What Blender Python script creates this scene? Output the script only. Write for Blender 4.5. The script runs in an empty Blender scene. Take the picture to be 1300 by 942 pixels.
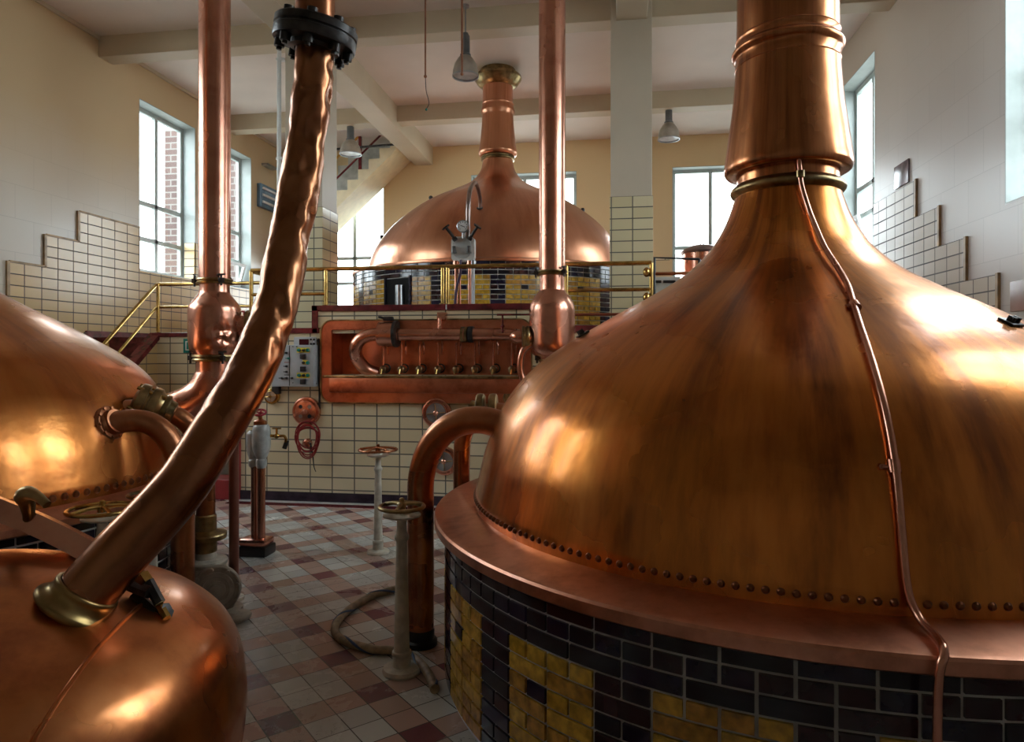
import bpy, bmesh, math, random
from mathutils import Vector, Matrix, noise
random.seed(7)
PI = math.pi
C = bpy.context.scene.collection
F, H, EYE = 870.0, 450.0, 1.75
YAW = math.radians(8.5)
CY, SY = math.cos(YAW), math.sin(YAW)
EXPO = 2.88

# ---------------------------------------------------------------- placement
def rm(X, Z, z=0.0):
    """sideways / ahead of the standing point -> room coordinates"""
    return Vector((X*CY - Z*SY, X*SY + Z*CY, z))
def P(x, y, Z):
    """direction seen in the photo at distance Z -> room point"""
    return rm((x-650)/F*Z, Z, EYE-(y-H)*Z/F)
def onS(x, y, s):
    """point on the plane y=s of the room"""
    u = (x-650)/F
    return P(x, y, s/(CY+u*SY))
def onR(x, y, r):
    u = (x-650)/F
    return P(x, y, r/(u*CY-SY))

# ---------------------------------------------------------------- materials
MATS = {}
def nodes(name):
    m = bpy.data.materials.new(name); m.use_nodes = True
    nt = m.node_tree; nt.nodes.clear()
    out = nt.nodes.new('ShaderNodeOutputMaterial')
    b = nt.nodes.new('ShaderNodeBsdfPrincipled')
    nt.links.new(b.outputs[0], out.inputs[0])
    return m, nt, b, out
def N(nt, t, **kw):
    n = nt.nodes.new(t)
    for k, v in kw.items():
        if k in n.inputs.keys(): n.inputs[k].default_value = v
        else: setattr(n, k, v)
    return n
def math_n(nt, op, a, b=None):
    n = nt.nodes.new('ShaderNodeMath'); n.operation = op
    for i, v in enumerate((a, b)):
        if v is None: continue
        if isinstance(v, (int, float)): n.inputs[i].default_value = v
        else: nt.links.new(v, n.inputs[i])
    return n.outputs[0]
def mixc(nt, fac, a, b, blend='MIX'):
    n = nt.nodes.new('ShaderNodeMix'); n.data_type = 'RGBA'; n.blend_type = blend
    for i, v in ((0, fac), (6, a), (7, b)):
        if isinstance(v, (int, float)): n.inputs[i].default_value = v
        elif isinstance(v, tuple): n.inputs[i].default_value = (*v[:3], 1)
        else: nt.links.new(v, n.inputs[i])
    return n.outputs[2]
def ramp(nt, fac, stops):
    n = nt.nodes.new('ShaderNodeValToRGB'); nt.links.new(fac, n.inputs[0])
    e = n.color_ramp.elements
    while len(e) < len(stops): e.new(0.5)
    for el, (p, c) in zip(e, stops):
        el.position = p; el.color = (*c, 1) if isinstance(c, tuple) else (c, c, c, 1)
    return n.outputs[0]
def plain(name, col, rough=.5, metal=0., var=.12, scale=6., bump=0., coat=0.):
    if name in MATS: return MATS[name]
    m, nt, b, _ = nodes(name)
    tc = N(nt, 'ShaderNodeTexCoord')
    ns = N(nt, 'ShaderNodeTexNoise', Scale=scale, Detail=5.)
    nt.links.new(tc.outputs['Object'], ns.inputs['Vector'])
    dark = tuple(c*(1-var*2) for c in col); lite = tuple(min(1, c*(1+var)) for c in col)
    nt.links.new(ramp(nt, ns.outputs[0], [(.35, dark), (.65, lite)]), b.inputs['Base Color'])
    b.inputs['Roughness'].default_value = rough; b.inputs['Metallic'].default_value = metal
    if coat: b.inputs['Coat Weight'].default_value = coat
    if bump:
        bp = N(nt, 'ShaderNodeBump', Strength=bump, Distance=.01)
        nt.links.new(ns.outputs[0], bp.inputs['Height']); nt.links.new(bp.outputs[0], b.inputs['Normal'])
    MATS[name] = m; return m
def copper(name, c1, c2, c3, rough=.25, around=False, streak=1.0, bump=.05):
    """polished copper with tarnish streaks; around=True runs the streaks down a round vessel"""
    if name in MATS: return MATS[name]
    m, nt, b, _ = nodes(name)
    tc = N(nt, 'ShaderNodeTexCoord')
    if around:
        sp = N(nt, 'ShaderNodeSeparateXYZ'); nt.links.new(tc.outputs['Object'], sp.inputs[0])
        az = math_n(nt, 'ARCTAN2', sp.outputs[1], sp.outputs[0])
        ca, sa = math_n(nt, 'COSINE', az), math_n(nt, 'SINE', az)
        cm = N(nt, 'ShaderNodeCombineXYZ')
        nt.links.new(ca, cm.inputs[0]); nt.links.new(sa, cm.inputs[1])
        nt.links.new(math_n(nt, 'MULTIPLY', sp.outputs[2], .13), cm.inputs[2])
        vec = cm.outputs[0]
        sc1, sc2 = 7., 30.
    else:
        vec = tc.outputs['Object']; sc1, sc2 = 4., 22.
    n1 = N(nt, 'ShaderNodeTexNoise', Scale=sc1, Detail=8., Roughness=.62, Distortion=0.)
    n2 = N(nt, 'ShaderNodeTexNoise', Scale=sc2, Detail=6., Roughness=.6)
    n3 = N(nt, 'ShaderNodeTexNoise', Scale=1.6, Detail=4., Roughness=.5)
    for n in (n1, n2): nt.links.new(vec, n.inputs['Vector'])
    nt.links.new(tc.outputs['Object'], n3.inputs['Vector'])
    a = ramp(nt, n1.outputs[0], [(.34, c3), (.50, c1), (.74, c2)])
    a = mixc(nt, math_n(nt, 'MULTIPLY', ramp(nt, n2.outputs[0], [(.45, 0.), (.75, 1.)]), .45*streak), a, c3)
    a = mixc(nt, math_n(nt, 'MULTIPLY', ramp(nt, n3.outputs[0], [(.4, 0.), (.7, 1.)]), .5), a, c2)
    nt.links.new(a, b.inputs['Base Color'])
    b.inputs['Metallic'].default_value = 1.
    b.inputs['Coat Weight'].default_value = .32; b.inputs['Coat Roughness'].default_value = .16
    nt.links.new(math_n(nt, 'ADD', math_n(nt, 'MULTIPLY', n3.outputs[0], rough*.7), rough*.65), b.inputs['Roughness'])
    if bump:
        n4 = N(nt, 'ShaderNodeTexNoise', Scale=9., Detail=3.)
        nt.links.new(tc.outputs['Object'], n4.inputs['Vector'])
        bp = N(nt, 'ShaderNodeBump', Strength=bump, Distance=.05)
        nt.links.new(n4.outputs[0], bp.inputs['Height']); nt.links.new(bp.outputs[0], b.inputs['Normal'])
    MATS[name] = m; return m
def tiles(name, axis, c1, c2, grout, w=.275, h=.147, mortar=.0145, rough=.22, off=(0, 0), upper=None):
    """glazed wall tiles in a straight grid; axis = the horizontal room axis of the wall"""
    if name in MATS: return MATS[name]
    m, nt, b, _ = nodes(name)
    g = N(nt, 'ShaderNodeNewGeometry'); sp = N(nt, 'ShaderNodeSeparateXYZ')
    nt.links.new(g.outputs['Position'], sp.inputs[0])
    cm = N(nt, 'ShaderNodeCombineXYZ')
    nt.links.new(math_n(nt, 'ADD', sp.outputs[axis], off[0]+50*w), cm.inputs[0])
    nt.links.new(math_n(nt, 'ADD', sp.outputs[2], off[1]+50*h), cm.inputs[1])
    br = N(nt, 'ShaderNodeTexBrick', offset=0., squash=1.)
    br.inputs['Scale'].default_value = 1.; br.inputs['Brick Width'].default_value = w
    br.inputs['Row Height'].default_value = h; br.inputs['Mortar Size'].default_value = mortar/2
    br.inputs['Mortar Smooth'].default_value = 0.; br.inputs['Bias'].default_value = 0.
    br.inputs['Color1'].default_value = (*c1, 1); br.inputs['Color2'].default_value = (*c2, 1)
    br.inputs['Mortar'].default_value = (*grout, 1)
    nt.links.new(cm.outputs[0], br.inputs['Vector'])
    ns = N(nt, 'ShaderNodeTexNoise', Scale=1.1, Detail=4.); nt.links.new(g.outputs['Position'], ns.inputs['Vector'])
    col = mixc(nt, math_n(nt, 'MULTIPLY', ns.outputs[0], .35), br.outputs[0], tuple(c*.8 for c in c2))
    nt.links.new(col, b.inputs['Base Color'])
    nt.links.new(math_n(nt, 'ADD', math_n(nt, 'MULTIPLY', br.outputs['Fac'], .5), rough), b.inputs['Roughness'])
    bp = N(nt, 'ShaderNodeBump', Strength=.4, Distance=.003); bp.invert = True
    nt.links.new(br.outputs['Fac'], bp.inputs['Height']); nt.links.new(bp.outputs[0], b.inputs['Normal'])
    MATS[name] = m; return m

COP_K1 = copper('copper_kettle_amber', (.66, .215, .038), (.80, .31, .065), (.22, .062, .022), .27, True)
COP_K2 = copper('copper_kettle_left', (.64, .22, .05), (.72, .29, .08), (.36, .11, .035), .27, True, .6)
COP_K3 = copper('copper_kettle_far', (.60, .27, .15), (.66, .31, .18), (.48, .19, .10), .33, True, .4)
COP_NECK = copper('copper_neck', (.52, .19, .07), (.66, .28, .11), (.22, .07, .03), .25, True)
COP_LEDGE = copper('copper_ledge', (.68, .31, .19), (.76, .38, .25), (.40, .16, .09), .38, False, .7)
COP_PIPE = copper('copper_pipe_pink', (.66, .31, .21), (.74, .37, .26), (.50, .20, .13), .26, False, .35, .03)
COP_DARK = copper('copper_pipe_brown', (.46, .18, .08), (.58, .25, .12), (.26, .09, .045), .28, False, .7)
COP_FRONT = copper('copper_front_vessel', (.70, .25, .085), (.78, .32, .12), (.48, .15, .06), .3, False, .4)
COP_RED = copper('copper_trough', (.68, .24, .13), (.75, .30, .17), (.42, .11, .055), .32, False, .4)
BRASS = plain('brass_polished', (.62, .42, .14), .22, 1., .18, 12)
BRASS_OLD = plain('brass_tarnished', (.42, .31, .15), .32, 1., .3, 9)
IRON = plain('cast_iron_dark', (.055, .05, .048), .35, .6, .3, 20, .2)
BLACK = plain('black_paint', (.012, .012, .013), .4)
STEEL = plain('steel_grey', (.42, .44, .46), .3, .9)
CREAMPAINT = plain('cream_enamel', (.62, .59, .50), .32, 0, .14, 14, 0, .3)
GREIGE = plain('grey_enamel', (.36, .33, .28), .45, 0, .1, 14)
GREYBOX = plain('panel_grey', (.42, .45, .47), .4, 0, .05)
WHITE = plain('white_paint', (.72, .75, .73), .4, 0, .05)
FRAME = plain('window_frame_paint', (.46, .52, .50), .45, 0, .06)
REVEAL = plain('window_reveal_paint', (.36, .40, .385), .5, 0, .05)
RED = plain('oxblood_tile', (.15, .018, .022), .25, 0, .25, 10)
REDPAINT = plain('red_paint', (.32, .03, .03), .4, 0, .15)
SKIRT = plain('dark_skirting_tile', (.035, .022, .035), .2, 0, .2)
GREEN = plain('green_plastic', (.0, .22, .17), .35)
YELLOW = plain('yellow_label', (.85, .72, .05), .5)
BLUE = plain('blue_stripe', (.02, .06, .16), .5)
HOSEM = plain('tan_hose', (.30, .22, .13), .5, 0, .2, 20)
REDCABLE = plain('red_cable', (.28, .02, .02), .4)
GLASSY_WHITE = plain('dial_white', (.8, .8, .78), .3)
GAUGEPLATE = plain('gauge_plate', (.5, .53, .53), .35, .2)
TAN = plain('tan_edge_tile', (.42, .28, .13), .4, 0, .2)
CREAM_TILE = ((.74, .60, .36), (.66, .52, .29))
T_X = tiles('cream_tiles_x', 0, (.76, .66, .46), (.68, .57, .36), (.035, .035, .045))
T_Y = tiles('cream_tiles_y', 1, (.72, .54, .29), (.62, .44, .21), (.035, .035, .05))
T_YR = tiles('cream_tiles_right', 1, (.66, .60, .50), (.56, .50, .40), (.035, .035, .05))
T_COL = tiles('cream_tiles_column', 0, (.66, .60, .40), (.60, .53, .32), (.035, .035, .045), off=(.04, 0))
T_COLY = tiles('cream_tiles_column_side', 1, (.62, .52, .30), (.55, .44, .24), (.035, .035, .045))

def wallpaint(name, axis, low, high, z0, z1):
    """painted wall: pale cream tiles low down, warm plaster paint above"""
    m, nt, b, _ = nodes(name)
    g = N(nt, 'ShaderNodeNewGeometry'); sp = N(nt, 'ShaderNodeSeparateXYZ')
    nt.links.new(g.outputs['Position'], sp.inputs[0])
    cm = N(nt, 'ShaderNodeCombineXYZ')
    nt.links.new(math_n(nt, 'ADD', sp.outputs[axis], 40.), cm.inputs[0])
    nt.links.new(sp.outputs[2], cm.inputs[1])
    br = N(nt, 'ShaderNodeTexBrick', offset=.5, squash=1.)
    for k, v in (('Scale', 1.), ('Brick Width', .58), ('Row Height', .44), ('Mortar Size', .004), ('Mortar Smooth', .3), ('Bias', 0.)):
        br.inputs[k].default_value = v
    br.inputs['Color1'].default_value = (*low, 1); br.inputs['Color2'].default_value = (*[c*.96 for c in low], 1)
    br.inputs['Mortar'].default_value = (*[c*.8 for c in low], 1)
    nt.links.new(cm.outputs[0], br.inputs['Vector'])
    ns = N(nt, 'ShaderNodeTexNoise', Scale=.8, Detail=5.); nt.links.new(g.outputs['Position'], ns.inputs['Vector'])
    t = math_n(nt, 'ADD', sp.outputs[2], math_n(nt, 'MULTIPLY', ns.outputs[0], 1.2))
    mr = N(nt, 'ShaderNodeMapRange'); nt.links.new(t, mr.inputs[0])
    mr.inputs[1].default_value = z0+.6; mr.inputs[2].default_value = z1+.6
    col = mixc(nt, mr.outputs[0], br.outputs[0], high)
    nt.links.new(col, b.inputs['Base Color'])
    mr2 = math_n(nt, 'ADD', math_n(nt, 'MULTIPLY', mr.outputs[0], .3), .28)
    nt.links.new(mr2, b.inputs['Roughness'])
    return m
W_LEFT = wallpaint('wall_left_paint', 1, (.60, .56, .48), (.58, .43, .25), 3.4, 5.2)
W_RIGHT = wallpaint('wall_right_paint', 1, (.60, .57, .54), (.56, .48, .39), 3.8, 6.0)
W_FAR = wallpaint('wall_far_paint', 0, (.74, .57, .33), (.74, .56, .31), 1.0, 2.0)
CEIL = plain('ceiling_paint', (.76, .68, .61), .7, 0, .03, 1.)
BEAM = plain('beam_paint', (.58, .49, .35), .55, 0, .04, 1.)
COLP = plain('column_paint', (.50, .44, .34), .5, 0, .04, 1.)

def glass_mat():
    m, nt, b, out = nodes('window_glass')
    nt.nodes.remove(b)
    t = N(nt, 'ShaderNodeBsdfTransparent'); g = N(nt, 'ShaderNodeBsdfGlossy'); g.inputs['Roughness'].default_value = .02
    t.inputs[0].default_value = (.95, .98, .98, 1)
    mx = N(nt, 'ShaderNodeMixShader'); mx.inputs[0].default_value = .06
    nt.links.new(t.outputs[0], mx.inputs[1]); nt.links.new(g.outputs[0], mx.inputs[2])
    nt.links.new(mx.outputs[0], out.inputs[0]); return m
GLASS = glass_mat()

def floor_mat():
    """square tiles laid at 45 degrees: oxblood where the pink strips cross, pale fields between"""
    m, nt, b, _ = nodes('floor_tiles')
    g = N(nt, 'ShaderNodeNewGeometry'); sp = N(nt, 'ShaderNodeSeparateXYZ')
    nt.links.new(g.outputs['Position'], sp.inputs[0])
    T = .165; k = 1/math.sqrt(2)/T
    a = math_n(nt, 'ADD', math_n(nt, 'MULTIPLY', math_n(nt, 'SUBTRACT', sp.outputs[0], sp.outputs[1]), k), 7.231/T+.5+300)
    c = math_n(nt, 'ADD', math_n(nt, 'MULTIPLY', math_n(nt, 'ADD', sp.outputs[0], sp.outputs[1]), k), -2.534/T+.5+300)
    fa, fc = math_n(nt, 'FLOOR', a), math_n(nt, 'FLOOR', c)
    ia = math_n(nt, 'LESS_THAN', math_n(nt, 'MODULO', fa, 3.), .5)
    ic = math_n(nt, 'LESS_THAN', math_n(nt, 'MODULO', fc, 3.), .5)
    both = math_n(nt, 'MULTIPLY', ia, ic); anyp = math_n(nt, 'MAXIMUM', ia, ic)
    wn = N(nt, 'ShaderNodeTexWhiteNoise'); wn.noise_dimensions = '2D'
    cv = N(nt, 'ShaderNodeCombineXYZ'); nt.links.new(fa, cv.inputs[0]); nt.links.new(fc, cv.inputs[1])
    nt.links.new(cv.outputs[0], wn.inputs[0])
    pale = mixc(nt, wn.outputs[0], (.62, .64, .62), (.50, .51, .50))
    pink = mixc(nt, wn.outputs[0], (.52, .35, .30), (.44, .31, .25))
    dark = mixc(nt, wn.outputs[0], (.19, .05, .065), (.14, .05, .07))
    col = mixc(nt, anyp, pale, pink); col = mixc(nt, both, col, dark)
    ea = math_n(nt, 'ABSOLUTE', math_n(nt, 'SUBTRACT', math_n(nt, 'FRACT', a), .5))
    ec = math_n(nt, 'ABSOLUTE', math_n(nt, 'SUBTRACT', math_n(nt, 'FRACT', c), .5))
    edge = math_n(nt, 'GREATER_THAN', math_n(nt, 'MAXIMUM', ea, ec), .483)
    col = mixc(nt, edge, col, (.07, .06, .055))
    ns = N(nt, 'ShaderNodeTexNoise', Scale=1.3, Detail=8., Roughness=.65, Distortion=.5)
    nt.links.new(g.outputs['Position'], ns.inputs['Vector'])
    col = mixc(nt, ramp(nt, ns.outputs[0], [(.48, 0.), (.75, .5)]), col, (.26, .21, .15))
    v = N(nt, 'ShaderNodeTexVoronoi', feature='DISTANCE_TO_EDGE', Scale=3.2)
    wv = N(nt, 'ShaderNodeVectorMath'); wv.operation = 'ADD'
    nt.links.new(g.outputs['Position'], wv.inputs[0]); 
    ns2 = N(nt, 'ShaderNodeTexNoise', Scale=7., Detail=4.); nt.links.new(g.outputs['Position'], ns2.inputs['Vector'])
    nt.links.new(ns2.outputs[1], wv.inputs[1]); nt.links.new(wv.outputs[0], v.inputs['Vector'])
    crack = math_n(nt, 'MULTIPLY', math_n(nt, 'LESS_THAN', v.outputs[0], .006), ramp(nt, ns.outputs[0], [(.5, 0.), (.56, 1.)]))
    col = mixc(nt, crack, col, (.06, .05, .045))
    nt.links.new(col, b.inputs['Base Color'])
    nt.links.new(math_n(nt, 'ADD', math_n(nt, 'MULTIPLY', ns.outputs[0], .3), .12), b.inputs['Roughness'])
    return m
FLOOR = floor_mat()
def brickwall():
    m, nt, b, _ = nodes('outdoor_brick')
    g = N(nt, 'ShaderNodeNewGeometry'); sp = N(nt, 'ShaderNodeSeparateXYZ'); nt.links.new(g.outputs['Position'], sp.inputs[0])
    cm = N(nt, 'ShaderNodeCombineXYZ')
    nt.links.new(math_n(nt, 'ADD', sp.outputs[0], sp.outputs[1]), cm.inputs[0]); nt.links.new(sp.outputs[2], cm.inputs[1])
    br = N(nt, 'ShaderNodeTexBrick')
    for k, v in (('Scale', 1.), ('Brick Width', .5), ('Row Height', .18), ('Mortar Size', .02)): br.inputs[k].default_value = v
    br.inputs['Color1'].default_value = (.05, .028, .024, 1); br.inputs['Color2'].default_value = (.075, .045, .038, 1)
    br.inputs['Mortar'].default_value = (.12, .11, .10, 1)
    nt.links.new(cm.outputs[0], br.inputs['Vector']); nt.links.new(br.outputs[0], b.inputs['Base Color'])
    b.inputs['Roughness'].default_value = .9
    return m
OUTBRICK = brickwall()
GL_DARK = [plain('glaze_black', (.010, .008, .014), .13, 0, .2, 8), plain('glaze_oxblood', (.028, .007, .010), .13, 0, .2, 8),
           plain('glaze_ink', (.014, .010, .028), .13, 0, .2, 8)]
GL_YEL = [plain('glaze_yellow', (.52, .30, .025), .24, 0, .2, 25), plain('glaze_ochre', (.46, .23, .03), .24, 0, .25, 25),
          plain('glaze_amber', (.58, .34, .04), .24, 0, .2, 25)]
MORTAR = plain('mortar_grey', (.62, .61, .58), .8)

# ---------------------------------------------------------------- mesh helpers
WLOC = {}
def link(name, bm, mat, parent=None, smooth=True, auto=35):
    me = bpy.data.meshes.new(name)
    if parent is not None:
        off = WLOC[parent.name]; bmesh.ops.translate(bm, verts=bm.verts, vec=-off)
    bmesh.ops.recalc_face_normals(bm, faces=bm.faces)
    bm.to_mesh(me); bm.free()
    for mm in (mat if isinstance(mat, (list, tuple)) else [mat]): me.materials.append(mm)
    if smooth:
        me.polygons.foreach_set('use_smooth', [True]*len(me.polygons))
        me.set_sharp_from_angle(angle=math.radians(auto))
    o = bpy.data.objects.new(name, me); C.objects.link(o)
    if parent is not None: o.parent = parent; WLOC[o.name] = WLOC[parent.name]
    else: WLOC[o.name] = Vector((0, 0, 0))
    return o
def thing(name, label, cat, loc, group=None, kind=None):
    o = bpy.data.objects.new(name, None); C.objects.link(o); o.location = loc
    o.empty_display_size = .1
    o['label'] = label; o['category'] = cat
    if group: o['group'] = group
    if kind: o['kind'] = kind
    WLOC[o.name] = Vector(loc); return o
def tag(o, label, cat, group=None, kind=None):
    o['label'] = label; o['category'] = cat
    if group: o['group'] = group
    if kind: o['kind'] = kind
    return o
def solo(name, bm, mat, label, cat, loc, group=None, kind=None):
    """one-mesh thing whose origin sits at loc"""
    bmesh.ops.translate(bm, verts=bm.verts, vec=-Vector(loc))
    o = link(name, bm, mat); o.location = loc; WLOC[o.name] = Vector(loc)
    return tag(o, label, cat, group, kind)
def struct(name, bm, mat, parent=None, label=None, smooth=False):
    o = link(name, bm, mat, parent, smooth)
    if parent is None: o['kind'] = 'structure'
    if label: o['label'] = label
    return o
def B(): return bmesh.new()
def box(bm, a, b, bev=0., mi=0, mat=None):
    x0, y0, z0 = a; x1, y1, z1 = b
    r = bmesh.ops.create_cube(bm, size=1.)
    vs = r['verts']
    for v in vs:
        v.co = Vector(((x0+x1)/2+v.co.x*(x1-x0), (y0+y1)/2+v.co.y*(y1-y0), (z0+z1)/2+v.co.z*(z1-z0)))
    fs = {f for v in vs for f in v.link_faces}
    for f in fs: f.material_index = mi
    if bev:
        es = {e for v in vs for e in v.link_edges}
        rr = bmesh.ops.bevel(bm, geom=list(es), offset=bev, segments=2, affect='EDGES', profile=.6)
        for f in rr['faces']: f.material_index = mi
        vs = list({v for f in rr['faces'] for v in f.verts} | {v for v in vs if v.is_valid})
    if mat is not None:
        bmesh.ops.transform(bm, matrix=mat, verts=vs)
    return vs
def lathe(bm, prof, c=(0, 0, 0), seg=64, axis=None, mi=0, close=False, arc=None):
    """surface of revolution; prof = [(radius, along-axis)]"""
    c = Vector(c)
    M = Matrix.Identity(3)
    if axis is not None: M = Vector((0, 0, 1)).rotation_difference(Vector(axis)).to_matrix()
    rings = []
    for r, z in prof:
        if r < 1e-5: rings.append([bm.verts.new(c+M@Vector((0, 0, z)))]); continue
        rings.append([bm.verts.new(c+M@Vector((r*math.cos(2*PI*i/seg), r*math.sin(2*PI*i/seg), z))) for i in range(seg)])
    n = len(rings)
    for k in range(n if close else n-1):
        a, b = rings[k], rings[(k+1) % n]
        for i in range(seg):
            j = (i+1) % seg
            if len(a) == 1 and len(b) == 1: continue
            if len(a) == 1: f = bm.faces.new((a[0], b[j], b[i]))
            elif len(b) == 1: f = bm.faces.new((a[i], a[j], b[0]))
            else: f = bm.faces.new((a[i], a[j], b[j], b[i]))
            f.material_index = mi
def cyl(bm, p, q, r, seg=24, r2=None, mi=0):
    p, q = Vector(p), Vector(q); L = (q-p).length; r2 = r if r2 is None else r2
    lathe(bm, [(0, 0), (r, 0), (r2, L), (0, L)], p, seg, q-p, mi)
def torus(bm, c, R, r, axis=(0, 0, 1), seg=40, ms=10, mi=0, sq=1.):
    lathe(bm, [(R+r*math.cos(2*PI*k/ms), sq*r*math.sin(2*PI*k/ms)) for k in range(ms)], c, seg, axis, mi, close=True)
def smoothpath(pts, n=8):
    pts = [Vector(p) for p in pts]; o = []
    for i in range(len(pts)-1):
        p0 = pts[max(i-1, 0)]; p1 = pts[i]; p2 = pts[i+1]; p3 = pts[min(i+2, len(pts)-1)]
        for k in range(n):
            t = k/n
            o.append(.5*((2*p1)+(p2-p0)*t+(2*p0-5*p1+4*p2-p3)*t*t+(3*p1-p0-3*p2+p3)*t**3))
    o.append(pts[-1]); return o
def tube(bm, path, rad, seg=24, disp=None, cap=True, mi=0, sect=None):
    path = [Vector(p) for p in path]; n = len(path)
    rf = rad if callable(rad) else (lambda t: rad)
    T = [(path[min(i+1, n-1)]-path[max(i-1, 0)]).normalized() for i in range(n)]
    up = Vector((0, 0, 1)) if abs(T[0].z) < .9 else Vector((1, 0, 0))
    nrm = (up-T[0]*up.dot(T[0])).normalized(); rings = []
    for i in range(n):
        nrm = (nrm-T[i]*nrm.dot(T[i])).normalized(); bn = T[i].cross(nrm); ring = []
        r = rf(i/(n-1))
        if sect:
            for a, b_ in sect: ring.append(bm.verts.new(path[i]+nrm*a+bn*b_))
        else:
            for k in range(seg):
                d = nrm*math.cos(2*PI*k/seg)+bn*math.sin(2*PI*k/seg)
                rr = r+(disp(path[i]+d*r, i/(n-1), d) if disp else 0)
                ring.append(bm.verts.new(path[i]+d*rr))
        rings.append(ring)
    m = len(rings[0])
    for a, b_ in zip(rings, rings[1:]):
        for k in range(m):
            f = bm.faces.new((a[k], a[(k+1) % m], b_[(k+1) % m], b_[k])); f.material_index = mi
    if cap:
        for rg in (rings[0], rings[-1]):
            f = bm.faces.new(rg); f.material_index = mi
def prism(bm, poly, ext, mi=0):
    """poly = 3D points of a flat outline, ext = extrusion vector"""
    ext = Vector(ext)
    a = [bm.verts.new(Vector(p)) for p in poly]; b = [bm.verts.new(Vector(p)+ext) for p in poly]
    fs = [bm.faces.new(a), bm.faces.new(b)]
    for i in range(len(a)):
        j = (i+1) % len(a); fs.append(bm.faces.new((a[i], a[j], b[j], b[i])))
    for f in fs: f.material_index = mi
def rrect(w, h, r, seg=6):
    o = []
    for cx, cz, a0 in ((w/2-r, h/2-r, 0), (-w/2+r, h/2-r, 90), (-w/2+r, -h/2+r, 180), (w/2-r, -h/2+r, 270)):
        for k in range(seg+1):
            a = math.radians(a0+90*k/seg); o.append((cx+r*math.cos(a), cz+r*math.sin(a)))
    return o
def sphere(bm, c, r, seg=16, sc=(1, 1, 1)):
    rr = bmesh.ops.create_uvsphere(bm, u_segments=seg, v_segments=max(6, seg//2), radius=r)
    for v in rr['verts']: v.co = Vector((v.co.x*sc[0], v.co.y*sc[1], v.co.z*sc[2]))+Vector(c)

# ================================================================ THE ROOM
RL, RR, SF, SB, HC = -7.7, 3.55, 15.4, -4.0, 6.55
GZ = 2.0      # gallery floor height
WT = .35      # wall thickness
WB, WTOP = 3.12, 5.95

bm = B(); box(bm, (RL-.35, SB-.35, -.2), (RR+.35, SF+.35, 0)); struct('floor', bm, FLOOR)
bm = B(); box(bm, (RL-.35, SB-.35, HC), (RR+.35, SF+.35, HC+.25)); struct('ceiling', bm, CEIL)
def wall_with_holes(bm, axis, pos, thick, a0, a1, holes, z0=0., z1=HC):
    """axis 1: wall along y at x=pos..pos+thick, axis 0: along x at y=pos..; holes = [(h0,h1,zb,zt)]"""
    def bx(u0, u1, w0, w1):
        if u1-u0 < 1e-4 or w1-w0 < 1e-4: return
        p0, p1 = min(pos, pos+thick), max(pos, pos+thick)
        if axis == 1: box(bm, (p0, u0, w0), (p1, u1, w1))
        else: box(bm, (u0, p0, w0), (u1, p1, w1))
    cur = a0
    for h0, h1, zb, zt in sorted(holes):
        bx(cur, h0, z0, z1); bx(h0, h1, z0, zb); bx(h0, h1, zt, z1); cur = h1
    bx(cur, a1, z0, z1)
LW = [(3.5, 5.05), (5.5, 7.05), (10.2, 11.72), (12.15, 13.7)]
RW = [(3.35, 4.9), (5.35, 6.9), (10.08, 11.6)]
BW = [(-6.95, -5.33, 2.7), (-3.25, -.84, 3.12), (1.26, 2.94, 3.12)]
bm = B(); wall_with_holes(bm, 1, RL, -WT, SB, SF, [(a, b, WB, WTOP) for a, b in LW]); struct('wall_left', bm, W_LEFT)
bm = B(); wall_with_holes(bm, 1, RR, WT, SB, SF, [(a, b, WB, WTOP) for a, b in RW]); struct('wall_right', bm, W_RIGHT)
bm = B(); wall_with_holes(bm, 0, SF, WT, RL-WT, RR+WT, [(a, b, zb, 5.86) for a, b, zb in BW]); struct('wall_far', bm, W_FAR)
bm = B(); box(bm, (RL-WT, SB-WT, 0), (RR+WT, SB, HC)); struct('wall_near', bm, COLP)

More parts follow.
